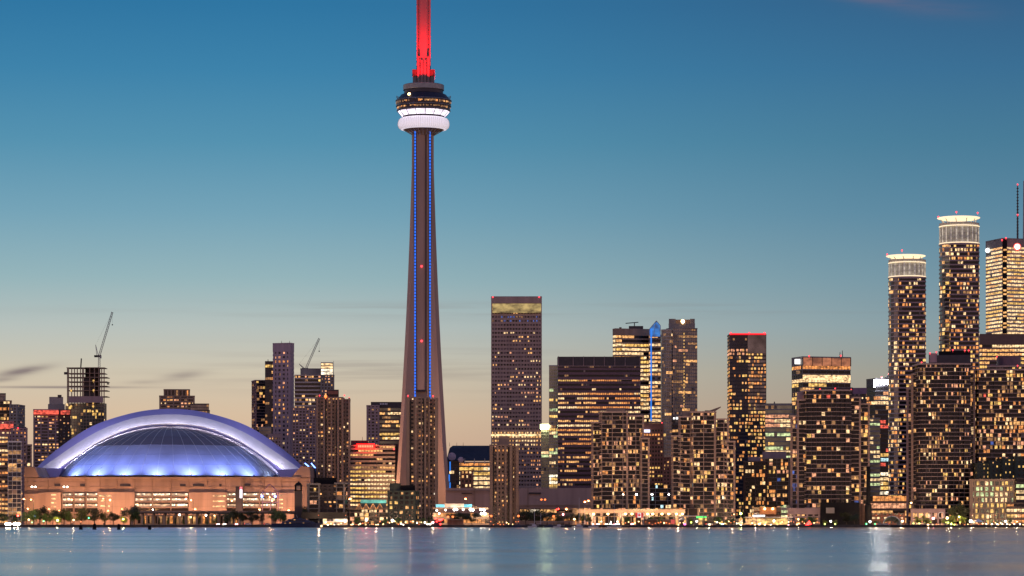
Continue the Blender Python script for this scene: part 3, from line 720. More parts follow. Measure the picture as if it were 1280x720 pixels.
# unfinished tower: open frame above, glazed below
b = nb('unfinished concrete tower with an open frame top under a luffing crane', 2900, 108, name='unfinished_tower')
b.mass(82, 133, 504, 2900, style='curtain', wall='concrete_brown', glass='glass_green', p=.10, mode='apt', bh=.5, cw=3, pw=.35, tints=['yellow', 'cream'], xc=130, phi=-.12, roof=False)
Yc = 2900; b.slabbox(86, 129, 495.5, 503.5, Yc - 1, 'hoarding', 'concrete_mauve', 1)
for k, yy in enumerate([459.5, 466.5, 471.5, 477, 482.5, 488, 495.5]):
    b.mb('floor_slab', 'concrete_brown').box(X(84 if k else 83, Yc), X(130.5 if k < 2 else 133.5, Yc), Yc, Yc + 22, Z(yy, Yc) - .35, Z(yy, Yc) + .25)
for px in (84.2, 85.6, 89.5, 93, 96.5, 100.5, 103, 104.5, 112, 118, 123.5, 127, 130): 
    for d in (0.3,): b.mb('column', 'concrete_brown').box(X(px, Yc) - .45, X(px, Yc) + .45, Yc + d, Yc + d + 1, Z(504, Yc), Z(459.5, Yc))
b.mb('core', 'concrete_dark').box(X(105, Yc), X(122.5, Yc), Yc + 8, Yc + 16, Z(504, Yc), Z(458.5, Yc))
b.mb('core', 'concrete_dark').box(X(104, Yc), X(117, Yc), Yc + 2, Yc + 8, Z(495, Yc), Z(473, Yc))
b.mb('formwork', 'metal_dark').tube(P(101, 460, Yc + 3), P(101.8, 448, Yc + 3), .7, n=5).box(X(80, Yc), X(84, Yc), Yc, Yc + 3, Z(468, Yc), Z(465, Yc)).box(X(133.5, Yc), X(136, Yc), Yc, Yc + 3, Z(480.5, Yc), Z(479, Yc))
for px, py in ((89, 488), (117, 488), (117, 476), (89, 508), (116.5, 503), (116.5, 508), (116, 514)): b.beacon(px, py, Yc + .5, 'window_yellow', 1.1, 'work_light')
b.done()
def crane(label, px, pbase, ppiv, tip, aframe, Y, hook, cw_px):
    r = root('luffing_crane', label, 'crane', tuple(P(px, pbase, Y)), 'cranes over the skyline')
    def lat(name, a, b2, w_, m='metal_grey', n_=14):
        a = Vector(a); b2 = Vector(b2); d = b2 - a; u = d.normalized(); s = Vector((0, 1, 0)); t_ = u.cross(s).normalized(); mb = MB()
        cs = [s * w_ + t_ * w_, s * w_ - t_ * w_, -s * w_ - t_ * w_, -s * w_ + t_ * w_]
        for c in cs: mb.tube(a + c, b2 + c * .6, .16, n=4)
        for i in range(n_):
            p0 = a + d * i / n_; p1 = a + d * (i + 1) / n_
            for j in range(4): mb.tube(p0 + cs[j], p1 + cs[(j + 1) % 4], .1, n=3)
        mb.build(name, m, r)
    lat('mast', P(px, pbase, Y), P(px, ppiv, Y), 1.0, n_=6)
    lat('jib', P(px + .3, ppiv - 1, Y), P(*tip, Y), .9, n_=26)
    MB().box(X(px - cw_px, Y), X(px + 2.6, Y), Y - 1.6, Y + 1.6, Z(ppiv, Y) - 1.2, Z(ppiv, Y) + .8).build('counter_deck', 'metal_dark', r)
    MB().box(X(px + .8, Y), X(px + 3, Y), Y - 2.2, Y - .4, Z(ppiv + 3, Y), Z(ppiv, Y)).build('cab', 'metal_grey', r)
    MB().box(X(px - cw_px, Y), X(px - cw_px + 3, Y), Y - 1.8, Y + 1.8, Z(ppiv + 1.5, Y), Z(ppiv - .8, Y)).build('counterweight', 'metal_black', r)
    MB().tube(P(px - 1, ppiv, Y), P(*aframe, Y), .35, n=4).tube(P(px - 3, ppiv, Y), P(*aframe, Y), .3, n=4).build('a_frame', 'metal_grey', r)
    MB().tube(P(*aframe, Y), P(*tip, Y), .05, n=3).build('pendant_line', 'metal_dark', r)
    t2 = (tip[0], hook); MB().tube(P(*tip, Y), P(*t2, Y), .06, n=3).ball(P(*t2, Y), .7, 6, 4).build('hook_block', 'metal_dark', r)
    return r
crane('pale luffing crane with a steep raised jib on the unfinished tower', 124, 459, 445, (140.5, 390), (119.5, 431), 2905, 406, 6)
b = nb('brown setback tower with lit top seen behind the arch of the stadium', 2700, 222)
b.mass(199.5, 243, 495, 2702, style='punched', wall='concrete_brown', p=.35, pe=2); b.mass(205, 237, 487, 2706, bot=496, style='punched', wall='concrete_brown', p=.2, fh=8, bh=1.2); b.done()
b = nb('small dark flat roofed block beside the brown setback tower behind the stadium', 2650, 252, name='low_block')
b.mass(238, 261, 505, 2650, style='curtain', p=.05); b.mass(243, 262, 513, 2648, style='curtain', p=.05); b.done()
b = nb('pale mechanical penthouse block just above the right shoulder of the stadium roof', 2560, 340, name='low_block')
b.mass(324, 339, 534, 2560, style='curtain', wall='concrete_grey', p=.02); b.mass(335, 352, 543, 2555, style='punched', wall='concrete_mauve', p=.1, cap=4); b.done()
b = nb('dark slab tower with pale left edge, shortest of the stepped trio right of the stadium', 3000, 325)
b.mass(316, 333, 475.5, 3000, xc=320, phi=.25, style='condo', wall='concrete_mauve', p=.2, glass='glass_blue'); b.done()
b = nb('narrow dark blue glass tower between the pale edged slab and the mauve tower', 2980, 336)
b.mass(331.5, 342, 452, 2980, style='curtain', glass='glass_blue', p=.14); b.mast(335, 449, 452, 2981, .5); b.done()
b = nb('tall mauve concrete tower with punched windows and blank top, right of the stadium', 2950, 354)
b.mass(341.5, 366.5, 429, 2950, xc=363, phi=-.35, style='punched', wall='concrete_lilac', cap=10.5, p=.16, cw=4.6, pw=2.4, fh=4.4, bh=2.1, glass='glass_blue'); b.mast(352, 426, 429, 2951, .3); b.mast(362, 426, 429, 2951, .3); b.done()
b = nb('broad grey stepped tower under the distant crane with a lit cage on its roof', 2880, 390)
b.mass(368.5, 402, 469, 2880, style='condo', wall='slab_grey', p=.12, glass='glass_brown', bh=1.5, fh=3.9, bp=.3, pe=0, zones=[(466, 474, .7, ['peach', 'warm'])]); b.mass(376, 402, 461, 2890, style='punched', cap=7, wall='concrete_grey', p=.05)
b.mass(401, 417.5, 469, 2878, style='punched', wall='concrete_grey', p=.4, tints=['peach', 'warm']); b.mass(401.3, 416, 453.5, 2880, bot=469, style='curtain', wall='slab_pale', fh=3.1, cw=3.1, p=1.0, tints=['cream', 'white', 'cream'], roof=True); b.mast(417, 451, 470, 2879, .3)
b.mass(365, 395, 510, 2860, style='punched', wall='concrete_mauve', p=.2); b.done()
crane('thin distant luffing crane leaning right above the grey stepped tower', 382.5, 470, 461, (399, 423), (374, 455), 2895, 439, 5)
b = nb('brown ribbed apartment tower with a red lit roof box beside the stadium', 2290, 415)
b.mass(395.5, 428, 497, 2290, style='punched', p=.2, phi=0, cw=3.0, pw=1.1); b.mass(426.5, 437.5, 499.5, 2296, style='punched', p=.12, cw=3.0); [b.slabbox(a_, c_, 497.3, 656, 2288.2, 'wall_rib', 'concrete_brown', 1.2) for a_, c_ in ((395.4, 398), (404, 406.4), (413.5, 415.5), (421.5, 424), (427, 429.5), (435.5, 437.6))]; [b.slabbox(a_, c_, 500, 656, 2289.1, 'balcony_recess', 'glass_black', .3) for a_, c_ in ((406.4, 408), (419.8, 421.5))]; b.solid(408.5, 423.5, 487, 2298, 497, m='concrete_dark'); b.solid(409.5, 422.5, 488.5, 2297, 493, m='brick_red', part='red_panel')
b.beacon(399.5, 494.5, 2291); b.beacon(407, 495.5, 2289, 'lamp_orange', 1.2); b.beacon(430.5, 494, 2292); b.beacon(436.5, 497.5, 2292); b.done()
b = nb('dark office tower with chamfered roof and faint sign between the brown tower and the needle', 2750, 480, name='office_tower')
b.mass(458.5, 474, 507, 2748, style='punched', wall='concrete_mauve', p=.12, cw=4, pw=1.6, zones=[(545, 560, .8, WARM)]); b.mass(464, 502, 503, 2755, style='office', wall='bronze', glass='glass_green', cap=7, capm='metal_dark', p=.3, zones=[(539, 550, .95, ['yellow', 'cream'])])
for q_ in range(5): b.slabbox(475 + q_ * 2, 476.2 + q_ * 2, 503.8, 506, 2752, 'sign', 'metal_white', .3)
b.done()
b = nb('wide salmon office block with rows of lit floors and a glowing red roof sign', 2420, 465, name='office_block')
b.mass(436.5, 493.5, 557, 2420, style='office', wall='concrete_tan', p=.35, cw=2.6, fh=3.45, bh=1.7, pe=0, zones=[(588, 645, .93, ['yellow', 'cream', 'cream']), (557, 588, .28, WARM)], bow=1); b.solid(438.5, 460, 550.5, 2430, 557, m='concrete_dark'); b.solid(474, 498, 555, 2440, 600, m='concrete_dark', part='rear_wing')
mat('sign_red', (.3, .02, .02), .5, 0, emit=(1, .003, .002), estr=22, sample='AUTO'); mat('sign_red_core', (.3, .02, .02), .5, 0, emit=(1, .25, .12), estr=2.2)
sg = MB().box(X(446, 2418), X(468, 2418), 2418, 2419, Z(560.5, 2418), Z(555, 2418)).build('sign', 'sign_red', b.root)
lt = MB()
for i in range(9): lt.box(X(448 + i * 2.1, 2418), X(449.3 + i * 2.1, 2418), 2417.7, 2417.98, Z(559.2, 2418), Z(556.6, 2418))
lt.build('sign_letter', 'sign_red_core', sg); b.beacon(492.5, 561, 2419); b.mast(453, 546, 552, 2425); b.done()
b = nb('brown apartment tower standing directly in front of the needle tower', 2120, 528)
b.mass(508.5, 536, 497, 2120, style='punched', p=.2, cw=2.9, pw=1.0, phi=0, glass='glass_black'); b.mass(535.5, 547, 499, 2124, style='punched', p=.2, cw=2.9, glass='glass_black'); [b.slabbox(a_, c_, 497.2, 656, 2118.6, 'wall_rib', 'concrete_brown', 1.2) for a_, c_ in ((508.3, 512), (518.5, 521), (530.5, 533), (536, 537.4), (543.5, 547.2))]; [b.slabbox(a_, c_, 500, 656, 2119.3, 'balcony_recess', 'glass_black', .3) for a_, c_ in ((512, 514), (528.8, 530.5))]; b.solid(520, 533, 487, 2128, 497, m='concrete_brown'); b.solid(519.5, 533.5, 487, 2126.5, 489.5, m='concrete_dark', part='roof_cap')
for p_ in ((510, 494.6), (541.5, 495), (545.5, 498)): b.beacon(*p_, 2119, r=1.0)
b.done()
b = nb('low dark apartment block with grey balcony stacks right of the stadium', 2060, 408, name='apartment_block')
b.mass(386, 398, 605, 2060, style='condo', wall='concrete_grey', p=.2, cw=3); b.mass(397, 422, 606, 2063, style='punched', wall='concrete_dark', glass='glass_black', p=.13, tints=['amber', 'warm']); b.mass(421, 432.5, 604, 2060, style='condo', wall='concrete_grey', p=.15, xc=429); b.solid(392, 421, 597, 2070, 606, m='metal_black'); b.done()
b = nb('white glazed ferry terminal shed under a black roof beside the moored yacht', 2020, 420, name='terminal_building')
b.solid(377, 434.5, 640, 2021, 648.5, part='roof', m='metal_black', D=30); b.mass(404, 434, 648.5, 2023, style='curtain', wall='metal_white', p=.55, cw=2.4, fh=2.6, tints=['cream', 'white', 'warm'], D=20, roof=False); b.done()
b = nb('dark green glazed block with amber windows at the foot of the needle tower', 2050, 503, name='apartment_block')
b.mass(485, 522, 614, 2050, style='punched', wall='green_roof', glass='glass_black', p=.26, cw=4.2, pw=1.4, fh=3.6, bh=1.2, tints=['amber', 'warm', 'yellow'], xc=519); b.solid(487, 501, 604, 2056, 614, m='green_roof', shape='round'); b.solid(501, 519, 606.5, 2058, 614, m='metal_black'); b.done()
b = nb('low waterfront hall with three small glowing gables and a teal lit roof strip', 2075, 462, name='market_hall')
b.mass(437, 486, 636, 2075, style='condo', wall='concrete_tan', p=.5, fh=3.2, tints=['warm', 'peach', 'cream'])
for i in range(4):
    px = 449 + i * 8.6; a = P(px - 3.8, 636, 2073); c = P(px + 3.8, 636, 2073); tp = P(px, 629.5, 2073)
    b.mb('gable', 'concrete_tan').add([a, c, tp, a + Vector((0, 10, 0)), c + Vector((0, 10, 0)), tp + Vector((0, 10, 0))], [(0, 1, 2), (5, 4, 3), (0, 2, 5, 3), (1, 4, 5, 2)])
    MB().tube(a - Vector((0, .3, 0)), tp - Vector((0, .3, 0)), .25, n=4).tube(tp - Vector((0, .3, 0)), c - Vector((0, .3, 0)), .25, n=4).build('light_string', 'window_amber', b.root)
mat('teal_light', (.1, .3, .3), .5, 0, emit=(.25, .9, .68), estr=.75, evar=(.15, .4, 1.4))
b.slabbox(451, 483, 624.8, 628.8, 2086, 'lit_roof', 'teal_light', 3); b.slabbox(451, 483, 628.8, 640, 2087, 'rear_wall', 'concrete_grey', 3); b.done()
# -- right of the needle
b = nb('broadcasting centre with dark sloped roof and bright grid of office windows', 2520, 590, name='office_block')
b.mass(574, 616, 578, 2520, style='office', wall='concrete_grey', p=.9, cw=4.0, fh=4.0, bh=1.3, tints=['yellow', 'white', 'cream'], zones=[(576, 586, .5, WARM)])
b.mass(558.5, 580, 575, 2526, style='curtain', glass='glass_blue', p=.05); b.mass(575.5, 591, 588.5, 2505, style='punched', wall='brick_red', p=.4, cw=4, fh=4, tints=['warm', 'cream'])
poly = [P(558, 575.5, 2518), P(562, 560, 2530), P(566, 557, 2535), P(618, 557, 2535), P(618, 575.5, 2518)]
b.mb('roof', 'metal_dark').add(list(poly) + [p + Vector((0, 25, 0)) for p in poly], [(0, 1, 2, 3, 4)[::-1], (5, 6, 7, 8, 9)] + [(i, (i + 1) % 5, 5 + (i + 1) % 5, 5 + i) for i in range(5)])
for i, px in enumerate((581, 593, 606)): b.mast(px, 573, 580, 2517, .5, 'roof_post', 'concrete_pale')
for px in (562, 571, 579): b.mast(px, 553, 558, 2534, .2)
for (px, py, rr) in ((565, 570.5, 3.5), (576, 574.5, 2.5)):
    c = P(px, py, 2510); q_ = MB().lathe([(.05, .9), (rr * .5, .65), (rr * .85, .2), (rr, 0), (rr * .96, -.15), (.05, .6)], 0, 0, 20)
    rot = Matrix.Rotation(R(75), 3, 'X') @ Matrix.Rotation(R(0), 3, 'Z'); q_.v = [tuple(Matrix.Rotation(R(25), 3, 'Y') @ (rot @ Vector(v)) + c) for v in q_.v]; q_.build('satellite_dish', 'concrete_lilac', b.root)
    MB().tube(c + Vector((0, 1, 0)), P(px, py + 6, 2512), .4).build('dish_mount', 'metal_grey', b.root)
mat('strip_blue', (.02, .05, .2), .5, 0, emit=(.03, .24, .9), estr=.95)
for (px, y0, y1) in ((562.6, 577, 589), (561.5, 593, 602), (562.5, 603, 610)): b.slabbox(px - .8, px + .8, y0, y1, 2503, 'light_strip', 'strip_blue', .5)
b.done()
b = nb('long windowless mauve convention hall behind the waterfront west of the black office block', 2330, 650, name='convention_hall')
b.solid(557, 628, 610, 2330, part='wall', m='concrete_rose', D=60); b.slabbox(557, 628, 613, 613.6, 2329.5, 'ledge', 'concrete_brown', 1); b.slabbox(577, 590, 616, 617.2, 2329.5, 'vent', 'concrete_dark', 1); b.slabbox(592.5, 593.2, 610, 632, 2329.6, 'joint', 'concrete_brown', .5)
b.solid(647, 742, 610, 2326, part='wall_panel', m='concrete_rose', D=60); b.slabbox(661, 676, 615.5, 617.6, 2325.6, 'vent', 'concrete_dark', 1); b.slabbox(659.5, 660.2, 610, 634, 2325.7, 'joint', 'concrete_brown', .5); b.slabbox(647, 742, 631, 632, 2325.4, 'ledge', 'concrete_tan', 1)
b.done()
b = nb('low arcade with a row of small lamps below the mauve convention hall', 2250, 690, name='arcade_building')
b.mass(650, 742, 636, 2250, style='office', wall='concrete_brown', p=.55, fh=6, bh=3.2, cw=2.6, tints=['warm', 'amber', 'white']); b.done()
b = nb('brown ribbed apartment tower with a flat roof box in front of the tallest office slab', 2110, 630)
b.mass(612.5, 640, 556.5, 2110, style='punched', p=.2, cw=2.9, pw=1.2, phi=0, glass='glass_black'); b.mass(639.5, 648, 558.5, 2114, style='punched', p=.16, cw=2.9, glass='glass_black'); [b.slabbox(a_, c_, 556.8, 656, 2108.6, 'wall_rib', 'concrete_brown', 1.2) for a_, c_ in ((612.3, 616), (621, 623.2), (631, 633.4), (637, 640.2), (645, 648.2))]; [b.slabbox(a_, c_, 559, 656, 2109.3, 'balcony_recess', 'glass_black', .3) for a_, c_ in ((616, 617.5), (635.2, 637))]; b.solid(623, 635.5, 545, 2118, 557, m='concrete_brown'); b.done()
b = nb('tall flat brown office tower with two red roof lights and bright lower terrace', 2950, 645, name='office_tower', seed=11)
b.mass(614.2, 677, 371, 2950, style='office', wall='concrete_rose', p=.14, cw=3.1, fh=4.1, bh=2.2, pe=1, pw=.9, pp=.2, blind=.62, blindm=['window_curtain'], cap=4, capm='concrete_mauve', phi=0, glass='glass_black', tints=['peach', 'warm', 'warm', 'cream'], zones=[(380, 391, .9, ['yellow', 'yellow', 'amber', 'dimwarm']), (393, 402, .4, ['blue', 'dimwarm']), (402, 412, .03), (540, 556, .95, ['cream', 'warm']), (455, 470, .1), (556, 640, .16, ['peach', 'amber', 'warm'])], mode='apt')
mat('lobby_glow', (.2, .18, .1), .5, 0, emit=(1, .72, .26), estr=.30, evar=(.11, .1, 1.9)); b.slabbox(615.6, 676.2, 379.5, 391, 2948.6, 'sky_lobby', 'lobby_glow', .5); b.slabbox(613.9, 677.3, 371.4, 379.3, 2948.4, 'crown_wall', 'concrete_rose', .6)
b.slabbox(613.8, 677.4, 542.6, 545.2, 2947.5, 'terrace_light', 'window_cream', 1.2)
b.beacon(616, 371.5, 2948, r=1.4); b.beacon(674, 371.5, 2948, r=1.4); b.done()
b = nb('slim green glass tower with a glowing white sign between two office towers', 2800, 682, name='office_tower')
b.mass(676.5, 689, 531, 2800, style='curtain', wall='slab_grey', glass='glass_green', p=.3, tints=['green', 'cream', 'yellow'])
mat('sign_white', (.5, .5, .5), .5, 0, emit=(1, .98, .92), estr=2.6); mat('sign_pale_green', (.5, .5, .5), .5, 0, emit=(.9, 1, .5), estr=24, sample='AUTO')
b.slabbox(675.5, 686, 530.5, 536.5, 2797, 'sign', 'sign_pale_green', .8); b.done()
b = nb('greenish glass tower with lit lower floors hugging the left of the black office block', 2780, 693, name='apartment_tower')
b.mass(686.5, 700, 457, 2780, style='curtain', wall='slab_grey', glass='glass_green', p=.25, tints=['yellow', 'green', 'cream'], zones=[(590, 612, .75, ['yellow', 'white']), (456, 480, .05)]); b.done()
b = nb('broad black office block with ribbed dark crown and lit floor lines', 2600, 748, name='office_tower')
b.mass(697.5, 800.5, 446.5, 2600, xc=None, phi=0, style='office', wall='plum_metal', p=.4, cw=1.9, fh=4.1, bh=2.2, pe=0, cap=10.5, capm='metal_dark', tints=['warm', 'cream', 'amber', 'warm'], zones=[(455, 470, .0), (470, 480, .55, ['yellow', 'amber']), (480, 488, .04), (488, 560, .75), (560, 640, .38)])
for px in (698, 716.5, 729.5, 742.5, 755.5, 768.5, 781.5, 800): b.mast(px, 445, 457.5, 2598.6, .35, 'fin', 'concrete_mauve')
b.slabbox(697.5, 800.5, 457.2, 458.0, 2598.8, 'trim', 'concrete_mauve', .5); b.slabbox(697.5, 800.5, 474, 474.7, 2598.8, 'trim', 'concrete_mauve', .5); b.done()
b = nb('brightly lit tower carrying a blue glass spire above the black office block', 2900, 796, name='office_tower')
b.mass(767, 812, 411, 2900, style='office', wall='concrete_tan', p=.72, cw=3.4, fh=4.2, bh=1.5, cap=8, capm='concrete_brown', xc=769.5, phi=.3, tints=['cream', 'warm', 'cream', 'yellow']); b.mass(811, 826, 419, 2897, style='office', wall='concrete_brown', p=.6, cw=3, fh=4.2, tints=['cream', 'warm']); b.solid(786, 804, 407.5, 2915, 412, m='metal_dark'); b.solid(774, 777, 409, 2912, 412, m='metal_dark')
b.mb('roof_crane', 'metal_dark').tube(P(793, 408, 2915), P(793, 403, 2915), .5).tube(P(782, 404.2, 2915), P(798, 402.8, 2915), .45)
mat('glass_spire', (.03, .10, .25), .15, 0, emit=(.03, .27, .80), estr=.55, evar=(.12, .3, 1.7))
sp = [P(816.5, 421, 2893), P(825.5, 421, 2893), P(825.5, 407, 2893), P(820.5, 401, 2893), P(812, 411, 2893), P(812.5, 421, 2893)]
b.mb('spire', 'glass_spire').add(list(sp) + [p + Vector((0, 9, 0)) for p in sp], [tuple(range(6)), tuple(range(11, 5, -1))] + [(i, (i + 1) % 6, 6 + (i + 1) % 6, 6 + i) for i in range(6)])
mbf = MB()
for a, c in zip(sp, sp[1:] + sp[:1]): mbf.tube(a - Vector((0, .3, 0)), c - Vector((0, .3, 0)), .35, n=4)
mbf.tube(sp[0] - Vector((0, .3, 0)), sp[3] - Vector((0, .3, 0)), .3, n=4); mbf.build('spire_frame', 'metal_grey', b.root)
b.slabbox(813.0, 814.8, 411, 526, 2891.8, 'light_strip', 'strip_blue', .8); b.done()
b = nb('dark grey tower with notched crown and one round yellow light, right of the blue spire', 3000, 853, name='hotel_tower')
b.mass(833, 871.5, 410, 3000, xc=841, phi=.35, style='curtain', wall='concrete_grey', glass='glass_grey', p=.16, fh=3.6, bh=1.1, tints=['warm', 'peach', 'dimwarm']); b.mass(836, 868.5, 405, 3006, bot=411, style='curtain', wall='concrete_grey', p=0, cap=5, capm='concrete_grey')
b.solid(836, 844.5, 398.5, 3008, 406, m='concrete_grey', part='crown'); b.solid(862.5, 868.5, 398.5, 3008, 406, m='concrete_grey', part='crown'); b.solid(844, 863, 399.5, 3016, 406, m='concrete_brown', part='crown')
b.beacon(853.5, 401.8, 3005, 'lamp_cream', 2.0, 'crown_lamp')
for k in range(26): b.mb('light_line', 'window_yellow').box(X(854.6, 2994.5), X(855.5, 2994.5), 2994, 2995, Z(418 + k * 4.2, 2994), Z(416.2 + k * 4.2, 2994))
b.mass(832.6, 841.3, 412, 2996, style='curtain', wall='concrete_pale', glass='glass_grey', p=.05, fh=3.6, bh=.8, D=8, phi=.6)  # pale left flank: sunset glow on that side put into the wall colour
b.done()
b = nb('red brown brick office tower with a small pale blue sign', 2450, 818, name='office_tower')
b.mass(800, 829, 530, 2450, style='office', wall='brick_red', glass='glass_brown', p=.22, fh=3.5, cw=2.6, bh=1.7, pe=1, pw=.8, cap=7, capm='brick_red', tints=['amber', 'yellow', 'warm']); b.mass(828.5, 842, 572, 2446, style='punched', wall='brick_red', p=.3, cw=3, tints=['amber', 'warm'])
mat('sign_blue_white', (.5, .5, .5), .5, 0, emit=(.75, .75, 1), estr=1.8)
b.slabbox(803.5, 812.5, 537, 540.5, 2447, 'sign', 'sign_blue_white', .6); b.beacon(827.5, 528.5, 2449, 'lamp_beacon', .9); b.done()
# front condominiums
b = nb('curved front waterfront apartment tower with pale balcony grid left of the brick office tower', 2080, 772)
b.mass(752, 783, 515, 2082, style='condo', p=.17, phi=0, cw=2.6); b.mass(741, 753, 528, 2084, style='condo', p=.18, cw=2.6); b.mass(782.5, 803, 520, 2084, style='condo', p=.17, cw=2.6); b.mass(802, 810, 548, 2080, style='condo', p=.17, cw=2.6); b.solid(758, 781, 510, 2094, 516, m='concrete_brown'); b.done()
b = nb('mirror image waterfront apartment tower with an upswept roof blade and balcony grid', 2080, 878)
b.mass(866, 893, 515, 2080, style='condo', p=.17, phi=0, cw=2.6); b.mass(850, 867, 521, 2083, style='condo', p=.17, cw=2.6); b.mass(841, 851, 545, 2084, style='condo', p=.17, cw=2.6); b.mass(892.5, 909, 524, 2082, style='condo', p=.17, cw=2.6); b.mass(908.5, 917, 552, 2081, style='condo', p=.3, cw=2.6)
b.solid(853, 881, 514, 2093, 521, m='concrete_brown'); b.mb('roof_blade', 'concrete_brown').add([P(884, 514, 2088), P(890, 512, 2088), P(901, 508, 2088), P(901, 509.5, 2088), P(891, 516, 2088), P(884, 517, 2088), P(884, 514, 2094), P(890, 512, 2094), P(901, 508, 2094), P(901, 509.5, 2094), P(891, 516, 2094), P(884, 517, 2094)], [tuple(range(6)), tuple(range(11, 5, -1))] + [(i, (i + 1) % 6, 6 + (i + 1) % 6, 6 + i) for i in range(6)]); b.solid(881, 892, 513, 2090, 520, m='concrete_dark'); b.done()
b = nb('dark glass tower with a green lettered base and white script sign behind the upswept roof', 2500, 848, name='office_tower')
b.mass(840.5, 866, 520, 2500, style='office', wall='metal_dark', glass='glass_black', p=.22, tints=['yellow', 'green', 'warm'])
q_ = MB()
for px, wd, hh in ((841.6, 1.6, 2.2), (844.8, 2.6, 2.6), (850.4, 2.2, 2.4), (853.2, 2.4, 2.0), (856.6, 3.0, 1.5), (860.4, 3.4, 1.7)): q_.box(X(px, 2497), X(px + wd, 2497), 2496.6, 2497, Z(524.0, 2497), Z(524.0 - hh, 2497))
q_.build('sign', 'sign_white', b.root); b.done()
b = nb('dark glass tower outlined by a red line of light along its flat roof', 2700, 934)
b.mass(912, 935, 418, 2700, style='office', wall='metal_dark', glass='glass_blue', phi=0, p=.36, cw=3.0, fh=3.4, bh=1.2, pe=0, tints=['yellow', 'amber', 'warm'], zones=[(418, 437, .0), (437, 444, .9, ['warm', 'peach']), (444, 500, .24)], mode='apt'); b.mass(934.6, 957.5, 418.4, 2702, style='office', wall='metal_dark', glass='glass_grey', phi=0, p=.5, cw=3.0, fh=3.4, bh=1.2, pe=2, tints=['yellow', 'amber', 'warm'], zones=[(418, 437, .0), (437, 500, .4)], mode='apt')
b.slabbox(934.5, 957.3, 419, 442, 2698, 'crown_panel', 'glass_grey', .8); mat('roofline_red', (.3, .02, .02), .5, 0, emit=(1, .012, .02), estr=1.3); b.slabbox(912, 957.5, 416.6, 418.6, 2697, 'roof_light', 'roofline_red', 1)
for px in (913.5, 936.5, 955.5): b.beacon(px, 416.3, 2696, r=1.6)
b.done()
b = nb('mid rise glass office with bright floor lines right of the red outlined tower', 2550, 972, name='office_block')
b.mass(956.5, 990, 505, 2550, style='office', wall='concrete_grey', glass='glass_green', p=.35, fh=4, bh=1.2, cw=2.6, tints=['cream', 'yellow', 'green'], zones=[(508, 516, .0), (518, 532, .6, ['peach', 'cream'])], cap=2); b.mast(968, 502, 506, 2555, .8); b.slabbox(957, 990, 563.5, 565.3, 2545, 'terrace_light', 'window_cream', 1); b.done()
b = nb('flat topped tower glowing copper and cream at its crown with pale left flank', 2750, 1027, name='office_tower')
b.mass(990, 1063, 446, 2750, xc=1003, phi=.28, style='office', wall='concrete_grey', glass='glass_black', p=.3, fh=4.2, bh=1.0, cw=3, pe=2, cap=11, capm='concrete_grey', tints=['warm', 'yellow'], zones=[(458, 465, .8, ['yellow', 'amber']), (465, 472, .03), (472, 478, 1.0, ['cream'])])
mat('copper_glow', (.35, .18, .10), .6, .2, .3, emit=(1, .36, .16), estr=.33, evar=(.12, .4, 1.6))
Pp = footprint(990, 1063, 2750, 1003, .28); A_, B2 = Vector(Pp[0]), Vector(Pp[1]); u_ = (B2 - A_).normalized(); n_ = (u_.y, -u_.x); Lw = (B2 - A_).length
b.mb('copper_panel', 'copper_glow').obox(A_, u_, n_, .5, Lw - .5, .5, .75, Z(457, 2750), Z(447, 2750)); b.mb('light_band', 'window_cream').obox(A_, u_, n_, .3, Lw - .3, .5, 1.0, Z(474, 2750), Z(468.5, 2750))
for k in range(6): b.mb('crown_fin', 'metal_dark').obox(A_, u_, n_, Lw * k / 5.02, Lw * k / 5.02 + .5, .6, 1.2, Z(457, 2750), Z(446, 2750))
b.slabbox(993.5, 1000, 449, 455, 2752, 'sign', 'sign_white', 1); b.beacon(1011.5, 445, 2748, r=1.4); b.beacon(1051, 444.5, 2748, r=1.4); b.mast(1053, 438, 446, 2755, .5); b.mast(1050, 440, 446, 2755, .5); b.done()
b = nb('brown balcony apartment block with stepped roofs behind the pavilion lawn', 2250, 960)
b.mass(931, 957, 577, 2250, style='condo', wall='brick_brown', p=.3, cw=2.6, tints=WARM); b.mass(956, 986, 573, 2252, style='condo', wall='concrete_tan', glass='glass_brown', p=.3, cw=3); b.solid(935, 951, 571, 2262, 578, m='concrete_mauve'); b.solid(953, 983, 564.5, 2264, 575, m='concrete_mauve'); b.done()
b = nb('wide dark waterfront apartment tower with long balcony lines and stepped left edge', 2090, 1036)
b.mass(1008, 1062, 488, 2091, style='condo', wall='slab_dim', pier='concrete_dark', p=.2, cw=2.6, phi=0, pe=4, fh=3.1, shape='bow'); b.mass(998, 1009, 500, 2094, style='condo', p=.14, cw=3); b.mass(990, 999, 520, 2096, style='condo', p=.3, cw=3, tints=['peach', 'blue', 'warm']); b.mass(1061.5, 1074, 497, 2094, style='condo', p=.2, cw=3); b.mass(1073.5, 1085, 505, 2097, style='condo', p=.3, cw=3)
b.solid(996, 1022, 490, 2104, 500, m='concrete_mauve'); b.solid(1018, 1066, 484.5, 2108, 492, m='metal_dark')
for p_ in ((1005, 500), (1022, 489), (1025, 486.5), (1044, 485.5), (1064, 487)): b.beacon(*p_, 2100, r=.9)
b.done()
b = nb('dull grey tower mostly hidden between the wide dark tower and the signed tower', 2700, 1076)
b.mass(1062, 1086, 485.5, 2700, style='punched', wall='metal_dark', p=.25, tints=['yellow', 'cream'], cap=7, capm='steel_purple'); b.done()
b = nb('office tower with a glowing white three letter sign and pale lit flank', 2450, 1102, name='office_tower')
